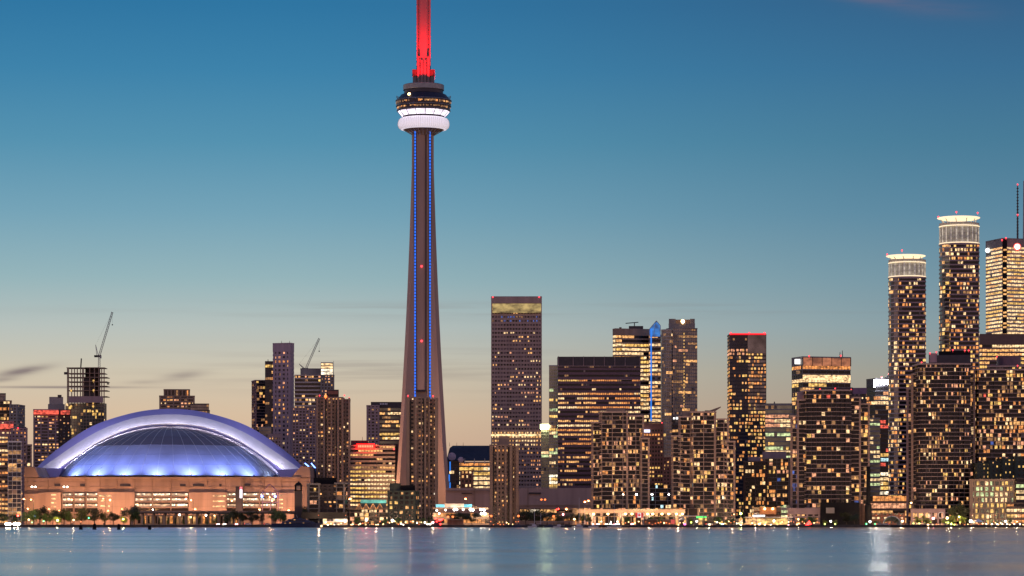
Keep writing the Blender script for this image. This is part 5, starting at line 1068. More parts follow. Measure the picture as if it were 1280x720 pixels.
TREES = [
 ('d1', 4, 641, 1990, 'dark tree at the far left edge above the bright white lights', 1.2), ('d2', 19, 642, 1995, 'dark tree right above the bright white shore lights', 1.1),
 ('g1', 33, 639, 1984, 'leafy tree left of the green signal on the park lawn', 1.1), ('g2', 42, 637, 1986, 'broad green tree behind the teal signal lamp', 1.15), ('d1', 50, 633, 2000, 'tall dark tree at the foot of the stadium left block', 1.2),
 ('g1', 58, 641, 1980, 'pale green rounded tree left of the yellow lit bush', 1.2), ('y1', 71, 646, 1974, 'small yellow lit tree low on the park lawn', 1.3), ('g2', 66, 637, 1992, 'green tree behind the small yellow lit tree', 1.1),
 ('g1', 80, 636, 1990, 'mid green tree in front of the first glazed stadium bay', 1.1), ('g2', 88, 640, 1984, 'green tree between the yellow lit tree and the golden one', 1.1), ('y1', 101, 636, 1982, 'golden lit tree with reddish leaves before the second stadium bay', 1.3),
 ('d2', 118, 636, 1985, 'dark round tree standing right of the golden lit tree', 1.2), ('g2', 131, 641, 1990, 'dim green tree before the blank orange stadium block', 1.2), ('d1', 142, 640, 1992, 'dim tree left of the small lime lit tree', 1.2), ('y1', 154, 646, 1976, 'small lime lit tree at the foot of the tallest dark tree', 1.2),
 ('d1', 163, 631, 1985, 'tallest dark tree before the stadium beside the elevated road', 1.25), ('g1', 168, 636, 1990, 'dark green tree hugging the right of the tallest dark tree', 1.0),
 ('p2', 180, 648, 1978, 'slim young tree, first in the row under the elevated road', 1.2), ('p1', 199, 647, 1978, 'slim dark tree, second in the row under the elevated road', 1.2), ('p2', 210, 647, 1978, 'slim tree before the tan colonnade under the elevated road', 1.2), ('p1', 219, 647, 1978, 'slim dark tree just left of the tall white lamp', 1.3), ('p2', 230, 649, 1978, 'slim yellowish tree just right of the tall white lamp', 1.3), ('p1', 249, 647, 1978, 'slim dark tree between the yellow and white lamps', 1.3), ('p2', 259, 649, 1978, 'slim tree right under the second white lamp', 1.3), ('y1', 268.5, 648, 1978, 'small yellow tree beside the pink headlights', 1.1),
 ('d2', 285, 641, 1990, 'wide dark tree right of the blank stadium block', 1.3), ('d1', 297, 637, 1992, 'dark tree under the lit advertising screen', 1.2), ('d1', 304, 641, 1988, 'dark tree right of the lit advertising screen', 1.1), ('d2', 315, 638, 1986, 'round dark maroon tree before the last stadium bay', 1.1), ('d1', 325, 642, 1988, 'small dark tree left of the bright green tree', 1.1), ('g2', 344, 637, 1985, 'bright green tree left of the lantern tower', 1.4), ('g1', 353, 641, 1990, 'green tree directly left of the lantern tower', 1.0), ('d1', 379, 633, 2060, 'dark tree behind the lantern tower', 1.0),
 ('g1', 446, 646, 1982, 'low green tree left of the first white star lamp', 1.1), ('g2', 497, 647, 1982, 'low green tree right of the second white star lamp', 1.2), ('g1', 482, 648, 1982, 'small green tree left of the second white star lamp', 1.0), ('g1', 529, 647, 1984, 'small tree at the foot of the tower before the needle', 1.0), ('p2', 536, 646, 1984, 'small pointed tree left of the red glow', 1.4),
 ('d2', 566, 641, 1992, 'dark tree in front of the marina pavilion, left one', 1.2), ('d1', 577, 640, 1994, 'dark tree in front of the marina pavilion, middle one', 1.2), ('d2', 590, 641, 1992, 'dark tree in front of the marina pavilion, right one', 1.2),
 ('d1', 657, 637, 1998, 'broad dark tree right of the ribbed tower with the roof box', 1.4), ('d2', 669, 636, 2000, 'dark tree left of the twin orange lamps', 1.4), ('d1', 684, 639, 1998, 'dark tree under the twin orange lamps', 1.3), ('d2', 697, 641, 1998, 'dark tree left of the low orange lamp on the quay', 1.2), ('d1', 712, 641, 2000, 'dark tree below the orange lamp of the arcade', 1.3), ('g1', 733, 642, 1996, 'green tree under the pair of orange lamps by the black office block', 1.3), ('d1', 722, 642, 1998, 'dark tree left of the pair of orange lamps by the black block', 1.0),
 ('g1', 783, 645, 2000, 'green tree left of the red and white flag', 1.1), ('g2', 812, 646, 2004, 'green tree right of the red and white flag', 1.2), ('g1', 826, 646, 2004, 'green tree left of the red banner', 1.1), ('g2', 864, 648, 1992, 'lime lit tree in front of the green striped kiosk', 1.0),
 ('g1', 897, 645, 1986, 'green tree right of the green striped kiosk', 1.2), ('g2', 907, 649, 1984, 'small green tree between the kiosk and the lime lamp', 1.1), ('p1', 930, 645, 1984, 'pointed dark tree right of the lime street lamp', 1.5), ('d1', 916, 648, 1990, 'dark tree left of the lime street lamp', 1.0),
 ('g2', 1004, 647, 1988, 'broad green tree left of the red glow on the promenade', 1.4), ('g1', 1014, 645, 1992, 'broad green tree above the red glow on the promenade', 1.4), ('y1', 1031, 650, 1982, 'lime lit tree left of the lamp before the black power house', 1.3), ('y1', 1044, 650, 1982, 'lime lit tree right of the lamp before the black power house', 1.3),
 ('d2', 1058, 640, 2004, 'big black tree in front of the power house, left one', 1.3), ('d1', 1068, 642, 2000, 'big black tree in front of the power house, right one', 1.2), ('g1', 1083, 651, 1984, 'green lit shrub tree left of the lamp under the chimney', 1.2), ('g2', 1094, 651, 1984, 'green lit shrub tree right of the lamp under the chimney', 1.2), ('d1', 1120, 648, 1990, 'dark tree inside the mouth of the dome tent', .9),
 ('y1', 1147, 646, 1984, 'yellow lit tree, leftmost below the huge curved tower', 1.2), ('y1', 1156, 645, 1986, 'yellow lit tree left of the red and white lamp', 1.2), ('y1', 1163, 650, 1980, 'low yellow tree at the stern of the dark boat', 1.0), ('y1', 1181, 648, 1982, 'yellow lit tree left of the cream globe lamp', 1.2), ('y1', 1189, 645, 1986, 'yellow lit tree right of the cream globe lamp', 1.3),
 ('d1', 1195, 628, 2030, 'tall dark tree between the curved tower and the gridded block', .85), ('d2', 1205, 634, 2030, 'dark tree at the left corner of the gridded block', .8), ('y1', 1201, 645, 1984, 'yellow lit tree left of the brightest lamp by the gridded block', 1.2), ('g1', 1211, 648, 1988, 'green tree behind the brightest lamp by the gridded block', 1.0), ('g2', 1262, 648, 2005, 'dark green tree before the black terraced block', 1.0)]
for t_ in TREES: tree(*t_)

# ------------------------------------------------------------------ lamps
def lampkind(kind, x, y, h, mname, r):
    """returns parts for a lamp at local origin of height h"""
def lamp(px, py, Y, mname, label, kind='post', r=.62, name='street_lamp', group='street lamps along the waterfront'):
    r *= .85
    rt = root(name, label, 'street lamp', (X(px, Y), Y, GZ), group); x = X(px, Y); z = Z(py, Y)
    if kind == 'post':
        MB().tube((x, Y, GZ), (x, Y, z - r * .8), .13, .08).build('pole', 'metal_dark', rt); MB().ball((x, Y, z), r, 10, 6).build('globe', mname, rt); MB().lathe([(r * .5, z + r * .85), (r * .2, z + r * 1.2)], x, Y, 8).build('cap', 'metal_dark', rt)
        if mname in ('lamp_lime', W_, C_) and r > .45: pl = bpy.data.lights.new('lamp_light', 'POINT'); pl.energy = 2600 if mname == 'lamp_lime' else 1100; pl.color = (1, .92, .35) if mname == 'lamp_lime' else (1, .86, .62); pl.shadow_soft_size = .4; po_ = bpy.data.objects.new('lamp_light', pl); col.objects.link(po_); po_.parent = rt; po_.location = (0, -r - 1.2, z - GZ)
    elif kind == 'arm':
        if mname == O: pl = bpy.data.lights.new('lamp_light', 'POINT'); pl.energy = 4200; pl.color = (1, .48, .16); pl.shadow_soft_size = .4; po_ = bpy.data.objects.new('lamp_light', pl); col.objects.link(po_); po_.parent = rt; po_.location = (0, -.9, z - GZ - .9)
        MB().tube((x + 1.6, Y, GZ), (x + 1.6, Y, z - .3), .18, .1).path([(x + 1.6, Y, z - .3), (x + 1.2, Y, z + .5), (x, Y, z + .6)], .08).build('pole', 'metal_dark', rt); MB().ball((x, Y, z), r, 10, 6, .8).build('lamp_head', mname, rt); MB().box(x - .6, x + .6, Y - .3, Y + .3, z + .5, z + .75).build('hood', 'metal_dark', rt)
    elif kind == 'twin':
        dx = 1.25 if px < 200 else 1.4
        MB().tube((x, Y, GZ), (x, Y, z), .2, .12).tube((x - dx, Y, z + .4), (x + dx, Y, z + .4), .08).build('pole', 'metal_grey', rt)
        for s_ in (-1, 1): MB().ball((x + s_ * dx, Y, z), r, 10, 6, .8).build('lamp_head', mname, rt)
    return rt
O, W_, C_ = 'lamp_orange', 'lamp_white', 'lamp_cream'
LAMPS = [
 (42, 608.5, 2200, W_, 'tall twin headed white floodlight mast before the stadium left block', 'twin', .75), (82, 608.5, 2200, W_, 'tall twin headed white floodlight mast before the first glazed bay', 'twin', .7),
 (30, 623.5, 2190, O, 'orange street lamp at the left corner of the stadium, higher one', 'arm', .95), (39, 624, 2190, O, 'orange street lamp right beside the corner lamp of the stadium', 'arm', .95), (35, 635.5, 2150, O, 'low orange street lamp under the pair at the stadium corner', 'arm', .8), (61, 636, 2150, O, 'orange street lamp above the trees by the four stacked windows', 'arm', .8), (90, 624, 2190, O, 'orange street lamp between the two first glazed bays', 'arm', .9), (74, 638, 2150, O, 'small orange lamp above the pale green trees', 'arm', .7),
 (129, 623, 2190, O, 'left one of two orange lamps on the blank stadium block', 'arm', .75), (137.5, 624.5, 2190, O, 'right one of two orange lamps on the blank stadium block', 'arm', 1.0), (135, 638, 2150, O, 'orange lamp just above the lawn trees under the blank block', 'arm', .8), (152.5, 636, 2150, O, 'orange lamp left of the tallest dark tree', 'arm', .7),
 (172, 630, 2190, O, 'orange lamp right of the tallest dark tree before the bays', 'arm', .7), (191, 637, 2150, W_, 'white lamp on the elevated road between two bays', 'arm', .6), (232.5, 623, 2190, O, 'orange lamp in the last lit bay left of the blank block', 'arm', .8), (239, 625, 2190, O, 'orange lamp at the left edge of the second blank block', 'arm', .8), (244, 636, 2150, O, 'orange lamp on the elevated road below the second blank block', 'arm', 1.0),
 (224.5, 643.5, 1985, W_, 'tall white globe lamp under the elevated road', 'post', .7), (238.5, 646.5, 1985, 'lamp_lime', 'yellow green globe lamp under the elevated road', 'post', .55), (257.5, 644, 1985, W_, 'second white globe lamp under the elevated road', 'post', .7), (268, 644.5, 1985, C_, 'dim cream globe lamp right of the white pair', 'post', .5),
 (289.5, 625.5, 2190, O, 'orange lamp left of the advertising screen', 'arm', 1.0), (337, 621, 2185, O, 'upper orange lamp in the gabled entrance frame', 'arm', .9), (340.5, 625, 2180, O, 'big orange lamp in the gabled entrance frame', 'arm', 1.1), (324.5, 636.5, 2150, O, 'big orange lamp on the road left of the entrance frame', 'arm', 1.1), (361, 637.5, 2150, O, 'orange lamp right of the entrance frame near the lantern tower', 'arm', 1.0),
 (437.5, 623, 2100, O, 'large orange lamp at the left of the glowing gabled hall', 'arm', 1.2), (458, 650, 1975, W_, 'first white star lamp on the quay before the gabled hall', 'post', .85), (490.5, 650.5, 1975, W_, 'second white star lamp on the quay before the green block', 'post', .95), (582, 623, 2300, O, 'orange lamp against the mauve hall above the marina pavilion', 'arm', 1.1),
 (560, 646, 1985, O, 'left lamp of the orange pair before the marina pavilion', 'post', .9), (566, 646, 1985, O, 'right lamp of the orange pair before the marina pavilion', 'post', .9), (614, 645, 1990, O, 'orange lamp right of the marina pavilion', 'post', .95), (648, 645, 1990, O, 'orange lamp right foot of the ribbed tower with roof box', 'post', .95), (679, 624.5, 2220, O, 'tall twin orange lamp before the mauve hall', 'twin', 1.0),
 (731, 627, 2200, O, 'left one of the orange pair left of the balcony tower', 'arm', 1.2), (735.5, 625.5, 2200, O, 'right one of the orange pair left of the balcony tower', 'arm', 1.0), (708, 636, 2100, O, 'big orange lamp above the dark trees by the arcade', 'arm', 1.25), (692, 645.5, 1990, O, 'low orange lamp among the dark quay trees', 'post', .95), (718, 649, 1985, C_, 'low cream lamp right of the dark quay trees', 'post', .7),
 (779, 618, 2060, W_, 'white mast lamp, leftmost in the row above the terminal', 'arm', .55), (795.5, 618, 2060, W_, 'big white mast lamp, second in the row above the terminal', 'arm', .9), (815, 618, 2060, W_, 'big white mast lamp, third in the row above the terminal', 'arm', .9), (836, 618, 2060, W_, 'white mast lamp, rightmost in the row above the terminal', 'arm', .7),
 (856, 655.5, 1975, 'lamp_magenta', 'magenta glowing lamp between the banner and the kiosk', 'post', .8), (871, 651.5, 1980, W_, 'white lamp at the kiosk with green strips', 'post', .6), (867, 657, 1968, C_, 'low cream lamp at the quay edge by the kiosk', 'post', .6), (887, 656, 1970, C_, 'round cream lamp right of the green striped kiosk', 'post', .7), (894, 657.5, 1966, C_, 'low cream quay lamp, next right of the round kiosk lamp', 'post', .5),
 (926, 642, 1985, 'lamp_lime', 'tall lime glowing street lamp before the rust pavilion', 'post', 1.0), (917.5, 643, 1990, C_, 'thin cream lamp left of the tall lime lamp', 'post', .4), (926, 656.5, 1968, W_, 'low white lamp under the tall lime lamp', 'post', .6), (949, 655, 1975, C_, 'bright cream lamp under the white light bar', 'post', .85), (956, 656, 1972, C_, 'cream lamp right of the bright one under the light bar', 'post', .6), (963, 656.5, 1972, C_, 'small cream lamp under the rust pavilion', 'post', .5), (967.5, 651, 1980, W_, 'white lamp on the promenade right of the rust pavilion', 'post', .65),
 (985.5, 657, 1967, 'lamp_pink', 'bright pink quay lamp before the mauve podium', 'post', .85), (998, 649, 1980, C_, 'cream lamp before the mauve podium', 'post', .6), (1038.5, 651.5, 1976, W_, 'white lamp between two lime trees at the power house', 'post', .7), (1087.5, 652, 1976, W_, 'white lamp at the foot of the tall chimney', 'post', .8), (1128, 651.5, 1976, C_, 'cream lamp right of the dome tent', 'post', .9), (1139, 628.5, 2060, 'lamp_cream', 'high cream lamp at the corner of the clock podium', 'arm', .8),
 (1166.5, 648, 1978, 'lamp_pink', 'pink lamp before the clock podium', 'post', .9), (1184, 647.5, 1978, C_, 'big cream globe lamp among yellow trees', 'post', 1.0), (1196.5, 657, 1966, W_, 'small white quay lamp left of the brightest lamp', 'post', .6), (1207, 657.5, 1966, C_, 'amber cream quay lamp under the brightest lamp', 'post', .9), (1213.5, 651.5, 1974, W_, 'brightest white lamp at the left foot of the gridded block', 'post', 1.15), (1199, 646, 1980, 'lamp_lime', 'lime lamp among the yellow trees by the gridded block', 'post', .6), (1257, 651.5, 1976, W_, 'white lamp below the right end of the gridded block', 'post', .7),
 (154, 649, 1972, 'lamp_lime', 'lime lamp inside the small lime tree', 'post', .6), (72, 650.5, 1971, 'lamp_lime', 'yellow lime lamp inside the small yellow tree', 'post', .8), (36, 649.5, 1976, C_, 'dim white lamp on the lawn left of the teal signal', 'post', .6), (92, 650, 1976, C_, 'thin white lamp on the lawn right of the yellow tree', 'post', .55), (101, 652, 1978, O, 'orange lamp inside the golden lit tree', 'post', .5), (40, 653, 1978, 'lamp_green', 'low green path lamp under the broad green tree', 'post', .4), (864, 653, 1988, 'lamp_lime', 'lime lamp inside the tree at the kiosk', 'post', .5), (1149, 654, 1976, 'lamp_lime', 'lime lamp inside the leftmost yellow tree', 'post', .6), (1189, 655, 1976, 'lamp_lime', 'lime lamp under the yellow tree beside the globe lamp', 'post', .6), (1160, 656, 1970, C_, 'low cream lamp at the stern of the dark boat', 'post', .6), (1171, 657, 1968, C_, 'low cream lamp under the pink lamp', 'post', .5), (1031, 655, 1974, 'lamp_lime', 'lime lamp inside the left tree at the power house', 'post', .5), (1044, 655, 1974, 'lamp_lime', 'lime lamp inside the right tree at the power house', 'post', .5), (1083, 655, 1976, 'lamp_green', 'green lamp inside the left shrub at the chimney', 'post', .5), (1094, 655, 1976, 'lamp_green', 'green lamp inside the right shrub at the chimney', 'post', .5), (902, 655, 1978, 'lamp_green', 'green lamp between two trees right of the kiosk', 'post', .5)]
for l_ in LAMPS: lamp(*l_)
# fill lamps added along the lakeside road to wash the lower storeys of the towers
FILL_LAMPS = [(20, 'beside the glass fronted block'), (398, 'before the ferry shed'), (432, 'before the gabled hall, near end'), (470, 'before the gabled hall, far end'), (512, 'before the dark green block'), (541, 'left of the marina pavilion'), (612, 'at the ribbed tower with the roof box'), (655, 'behind the marina trees'), (700, 'at the west end of the arcade'), (738, 'at the foot of the left balcony tower'), (775, 'behind the canopy of the terminal'), (812, 'behind the middle of the terminal'), (848, 'behind the east end of the terminal'), (885, 'behind the striped kiosk'), (915, 'behind the lime street lamp'), (945, 'behind the rust pavilion'), (985, 'at the mauve podium'), (1096, 'east of the tall chimney'), (1126, 'behind the dome tent'), (1160, 'under the huge curved tower'), (1188, 'behind the cream globe lamp'), (1216, 'at the corner of the gridded block'), (1245, 'before the middle of the gridded block'), (1272, 'before the black terraced block')]
for px, where in FILL_LAMPS:
    rt = root('street_lamp', 'added fill lamp on a slim pole ' + where, 'street lamp', (X(px, 2009), 2009, GZ), 'added lamps along the lakeside road'); x = X(px, 2009)
    MB().tube((x, 2009, GZ), (x, 2009, 8), .12, .08).tube((x, 2009, 8), (x, 2010.5, 8.3), .07).build('pole', 'metal_dark', rt); MB().box(x - .25, x + .25, 2010, 2011.2, 8.15, 8.4).build('lamp_head', 'lamp_orange', rt)
    pl = bpy.data.lights.new('lamp_light', 'POINT'); pl.energy = 16000 if px < 1200 else 5000; pl.color = (1, .60, .34); pl.shadow_soft_size = .5; po_ = bpy.data.objects.new('lamp_light', pl); col.objects.link(po_); po_.parent = rt; po_.location = (0, 2.0, 6.4)
for px, py, m_, lab in ((43.5, 645, 'window_teal', 'teal glowing traffic signal against the broad green tree'), (54.5, 651.5, 'lamp_green', 'green traffic signal at the left part of the lawn'), (111, 647.5, 'lamp_green', 'green traffic signal left of the dark round tree'), (22.5, 644.5, 'lamp_red', 'red traffic signal above the bright white shore lights'), (684, 657.5, 'lamp_green', 'green signal light on the marina quay')):
    rt = root('traffic_signal', lab, 'traffic signal', (X(px, 1972), 1972, GZ)); x = X(px, 1972); z = Z(py, 1972)
    MB().tube((x, 1972.3, GZ), (x, 1972.3, z - .5), .1).build('pole', 'metal_dark', rt); MB().box(x - .4, x + .4, 1972.1, 1972.6, z - 1.3, z + 1.0).build('housing', 'metal_black', rt)
    MB().ball((x, 1971.9, z), .75 if 'teal' in m_ or 'red' in m_ else .45, 10, 6).build('lens', m_, rt)
MATS['window_teal'].node_tree
# bollard lights on the right quay
bo = root('bollard_light', 'small white bollard light on the dark quay edge', 'bollard light', (X(1233, 1954.5), 1954.5, GZ + .15), 'bollard lights along the right hand quay')
MB().lathe([(.14, GZ), (.14, GZ + .55)], X(1233, 1954.5), 1954.5, 8).build('post', 'metal_dark', bo); MB().ball((X(1233, 1954.5), 1954.5, GZ + .75), .3, 8, 5).build('lens', 'lamp_white', bo)
for px in (1240, 1246, 1253, 1259, 1268, 1275): c = copy_tree(bo); c.location.x = X(px, 1954.5)
# glaring floodlights at the far left
fl = root('floodlight_rack', 'rack of glaring white floodlights on the quay at the far left', 'floodlight', (X(15, 1958), 1958, GZ))
MB().box(X(6, 1958), X(26, 1958), 1958.2, 1958.8, GZ, GZ + .5).build('base', 'metal_black', fl)
for px in (8.5, 12, 18.5, 23): MB().tube((X(px, 1958), 1958.4, GZ), (X(px, 1958), 1958.4, Z(655, 1958)), .1).build('post', 'metal_dark', fl); MB().ball(P(px, 655, 1957.6), .95, 10, 6).build('lamp', 'lamp_bright', fl)

# ------------------------------------------------------------------ vehicles on the promenade
mat('paint_black', (.02, .02, .022), .3, .1, 1); mat('paint_silver', (.35, .36, .38), .35, .05, 1, metallic=.6); mat('paint_red', (.3, .02, .02), .35, .05, 1); mat('paint_whitecar', (.6, .6, .6), .35, .05, 1); mat('rubber', (.02, .02, .02), .9, .1, 1)
def car(px, Y, paint, label, face=-1, front=True, lights=True, taillit=False):
    """side-on saloon (front=False) or facing the lake"""
    rt = root('parked_car', label, 'car', (X(px, Y), Y, GZ), 'cars parked along the quay', rz=(R(-90) if front else (0 if face > 0 else R(180))))
    def part(mb, n, m, par=rt):
        o = mb.build(n, m, None); o.parent = par; return o
    prof = [(-2.2, .35), (-2.2, .85), (-1.9, .98), (-1.35, 1.02), (-.7, 1.48), (.55, 1.50), (1.15, 1.02), (2.0, .92), (2.2, .7), (2.2, .35)]
    mb = MB(); n = len(prof); mb.add([(x, -.85, z) for x, z in prof] + [(x, .85, z) for x, z in prof], [tuple(range(n)), tuple(range(2 * n - 1, n - 1, -1))] + [(i, n + i, n + (i + 1) % n, (i + 1) % n) for i in range(n)]); part(mb, 'body', paint)
    gl = [(-1.2, 1.06), (-.68, 1.43), (.5, 1.44), (1.02, 1.06)]; mb = MB()
    for s_ in (-.86, .86): mb.add([(x, s_, z) for x, z in gl], [(0, 1, 2, 3) if s_ > 0 else (3, 2, 1, 0)])
    mb.add([(1.17, -.7, 1.04), (1.17, .7, 1.04), (.6, .7, 1.46), (.6, -.7, 1.46)], [(0, 1, 2, 3)]); part(mb, 'window', 'glass_black')
    for x in (-1.35, 1.35):
        for s_ in (-.8, .8):
            w_ = MB().lathe([(.33, -.1), (.33, .1)], 0, 0, 12); w_.v = [(a + x, s_ + c, b_ + .33) for a, b_, c in w_.v]; part(w_, 'wheel', 'rubber')
    for s_ in (-.6, .6):
        part(MB().ball((2.22, s_, .72), .3 if lights else .12, 8, 5), 'headlight', 'lamp_pink' if lights == 2 else ('lamp_white' if lights else 'metal_white'))
        part(MB().ball((-2.2, s_, .8), .3 if taillit else .12, 6, 4), 'tail_light', 'lamp_red')
    return rt
for a in ((273, 1963, 'paint_black', 'dark car with pink headlights under the elevated road, left one', -1, True, 2), (281, 1963, 'paint_silver', 'silver car with white headlights under the elevated road', -1, True, 1), (296, 1963, 'paint_black', 'dark car with pink headlights below the advertising screen', -1, True, 2),
          (310, 1964, 'paint_whitecar', 'white car parked sideways left of the bright green tree', 1, False, 0), (334, 1964, 'paint_silver', 'silver car parked sideways under the bright green tree', 1, False, 0),
          (747.5, 1962, 'paint_whitecar', 'car with pink headlights, leftmost of the quay group left of the flag', -1, True, 2), (758, 1962, 'paint_whitecar', 'car with white headlights, second of the quay group left of the flag', -1, True, 1), (763, 1962, 'paint_black', 'dark car with white headlights, third of the quay group', -1, True, 1), (768.5, 1962, 'paint_silver', 'silver car with pink headlights, fourth of the quay group', -1, True, 2), (772.5, 1962, 'paint_black', 'black car with white headlights, last of the quay group', -1, True, 1),
          (790, 1963, 'paint_silver', 'silver car with pink headlights directly left of the flagpole', -1, True, 2), (887, 1972, 'paint_silver', 'silver car side on by the round kiosk lamp', 1, False, 0), (1003, 1965, 'paint_red', 'red car parked sideways left of the red glow', 1, False, 0), (1100, 1966, 'paint_silver', 'silver car parked sideways left of the dome tent', 1, False, 0), (1107, 1966, 'paint_whitecar', 'white car parked sideways before the dome tent', -1, False, 0)): car(*a)
# red lit kiosks
def redglow(px, py, Y, label, n):
    rt = root('beacon_sign', label, 'light', (X(px, Y), Y, GZ)); MB().box(X(px, Y) - 2.5, X(px, Y) + 2.5, Y + .6, Y + 3, GZ, Z(py, Y) + .5).build('kiosk', 'metal_dark', rt)
    rg = random.Random(int(px))
    for i in range(n): MB().ball((X(px, Y) + rg.uniform(-3.4, 3.4), Y + rg.uniform(-.5, .4), Z(py, Y) + rg.uniform(-2.2, 2.2)), rg.uniform(.35, .75), 8, 5).build('lamp', 'lamp_red' if i else 'lamp_pink', rt)
redglow(547, 651.5, 1972, 'cluster of red glowing lamps on the quay right of the needle tower foot', 8); redglow(1012, 656, 1972, 'cluster of red glowing lamps under the broad green trees', 6); redglow(701, 640, 2100, 'small red and pink light cluster by the arcade', 3)
# flag and banner
mat('flag_red', (.65, .03, .03), .7, .05, 1); mat('flag_white', (.8, .8, .8), .7, .03, 1)
FY = 1975; fg = root('flag', 'red and white maple leaf flag flying from a white pole on the quay', 'flag', (X(799, FY), FY, GZ))
MB().tube((X(804.3, FY), FY, GZ), (X(804.3, FY), FY, Z(639.5, FY)), .14, .08).build('flagpole', 'metal_white', fg)
x0, x1, z0, z1 = X(794.2, FY), X(804.0, FY), Z(647, FY), Z(641, FY)
def wavy(xa, xb, m, nm, y=0):
    mb = MB(); n = 6; vs = []
    for j in (0, 1):
        for s_ in (0, 1):
            for i in range(n + 1):
                x = xa + (xb - xa) * i / n; vs.append((x, FY + .35 * math.sin((x - x0) * 1.6) + s_ * .06 + y, z1 if j else z0))
    N1 = n + 1
    for i in range(n):
        mb_f = [(i, i + 1, 2 * N1 + i + 1, 2 * N1 + i), (N1 + i + 1, N1 + i, 3 * N1 + i, 3 * N1 + i + 1), (2 * N1 + i, 2 * N1 + i + 1, 3 * N1 + i + 1, 3 * N1 + i), (i + 1, i, N1 + i, N1 + i + 1)]; mb.f += mb_f
    mb.v = vs; return mb.build(nm, m, fg)
q1 = x0 + (x1 - x0) * .27; q2 = x0 + (x1 - x0) * .73
wavy(x0, q1, 'flag_red', 'red_bar'); wavy(q2, x1, 'flag_red', 'red_bar'); wavy(q1, q2, 'flag_white', 'white_field')
leaf = [(0, -1), (.06, -.55), (.5, -.62), (.42, -.42), (.85, -.05), (.72, .05), (.8, .38), (.5, .3), (.42, .42), (.2, .2), (.3, .72), (.14, .62), (0, 1)]
lp = leaf + [(-a, b_) for a, b_ in leaf[-2:0:-1]]; cx_, cz_ = (x0 + x1) / 2, (z0 + z1) / 2; mb = MB(); n = len(lp)
mb.add([(cx_ + a * 1.15, FY - .45, cz_ + b_ * 1.25) for a, b_ in lp] + [(cx_ + a * 1.15, FY - .35, cz_ + b_ * 1.25) for a, b_ in lp], [tuple(range(n)), tuple(range(2 * n - 1, n - 1, -1))] + [(i, (i + 1) % n, n + (i + 1) % n, n + i) for i in range(n)]); mb.build('maple_leaf', 'flag_red', fg)
spot(fg, 'flag_light', (cx_, FY - 14, GZ + .5), (cx_, FY, cz_), 9000, (1, .9, .8), 40, 1)
mat('banner_red', (.5, .08, .06), .6, .1, 1, emit=(1, .15, .12), estr=.5)
bn = root('banner', 'small glowing red banner on posts right of the flag', 'banner', (X(841, 1975), 1975, GZ)); MB().box(X(838.5, 1975), X(843.5, 1975), 1975, 1975.15, Z(655, 1975), Z(649.5, 1975)).build('cloth', 'banner_red', bn)
for px in (838.2, 843.8): MB().tube((X(px, 1975), 1975, GZ), (X(px, 1975), 1975, Z(649, 1975)), .1).build('post', 'metal_dark', bn)
# open timber shelters between flag and kiosk
for (a, c, lab) in ((802, 822, 'open timber shelter with slanted ends right of the flag'), (828, 840, 'smaller open timber shelter left of the red banner'), (558, 580, 'open dark shelter on the quay before the marina pavilion')):
    rt = root('shelter', lab, 'shelter', (X((a + c) / 2, 1980), 1980, GZ)); Y = 1980
    MB().box(X(a, Y), X(c, Y), Y, Y + 5, Z(650.2, Y), Z(649.2, Y)).build('roof', 'concrete_tan', rt); MB().box(X(a + 1, Y), X(c - 1, Y), Y + 4, Y + 4.3, GZ, Z(650.2, Y)).build('back_wall', 'concrete_brown', rt)
    for q_ in range(4):
        px = a + (c - a) * q_ / 3; MB().tube((X(px, Y), Y + .3, Z(650.2, Y)), (X(px + (1.5 if q_ == 0 else -1.5 if q_ == 3 else 0), Y), Y + .3, GZ), .15).build('post', 'concrete_tan', rt)

# ------------------------------------------------------------------ boats and things in the water
mat('hull_navy', (.012, .02, .06), .35, .1, .5); mat('hull_black', (.012, .012, .014), .5, .1, .5); mat('hull_white', (.5, .5, .52), .4, .05, .5)
def hull(mb, x0, x1, Y, z0, z1, beam, bow=.25, flip=False):
    L = x1 - x0; st_ = []
    for i in range(9):
        t_ = i / 8; w_ = beam / 2 * (1 if t_ < 1 - bow - .15 else max(.03, 1 - ((t_ - (1 - bow - .15)) / (bow + .15)) ** 2)); sh = (z1 - z0) * .25 * t_ ** 2
        x = x0 + L * t_ if not flip else x1 - L * t_
        rk = (0 if i < 8 else -.06 * L) * (1 if not flip else -1)
        st_.append([(x, Y - w_, z1 + sh), (x + rk, Y - w_ * .75, z0), (x + rk, Y + w_ * .75, z0), (x, Y + w_, z1 + sh)])
    vs = [p for s_ in st_ for p in s_]; f = []
    for i in range(8):
        for j in range(3): f.append((i * 4 + j, i * 4 + j + 1, i * 4 + 5 + j, i * 4 + 4 + j))
        f.append((i * 4 + 3, i * 4, i * 4 + 4, i * 4 + 7))
    f += [(0, 3, 2, 1), (32, 33, 34, 35)]; return mb.add(vs, f)
BYt = 1940
yt = root('motor_yacht', 'large dark navy motor yacht with stepped decks moored below the lantern tower', 'yacht', (X(373, BYt), BYt, 0), 'boats moored along the quay')
hull(MB(), X(340, BYt), X(403, BYt), BYt, -.3, Z(654.5, BYt), 7, .3).build('hull', 'hull_navy', yt)
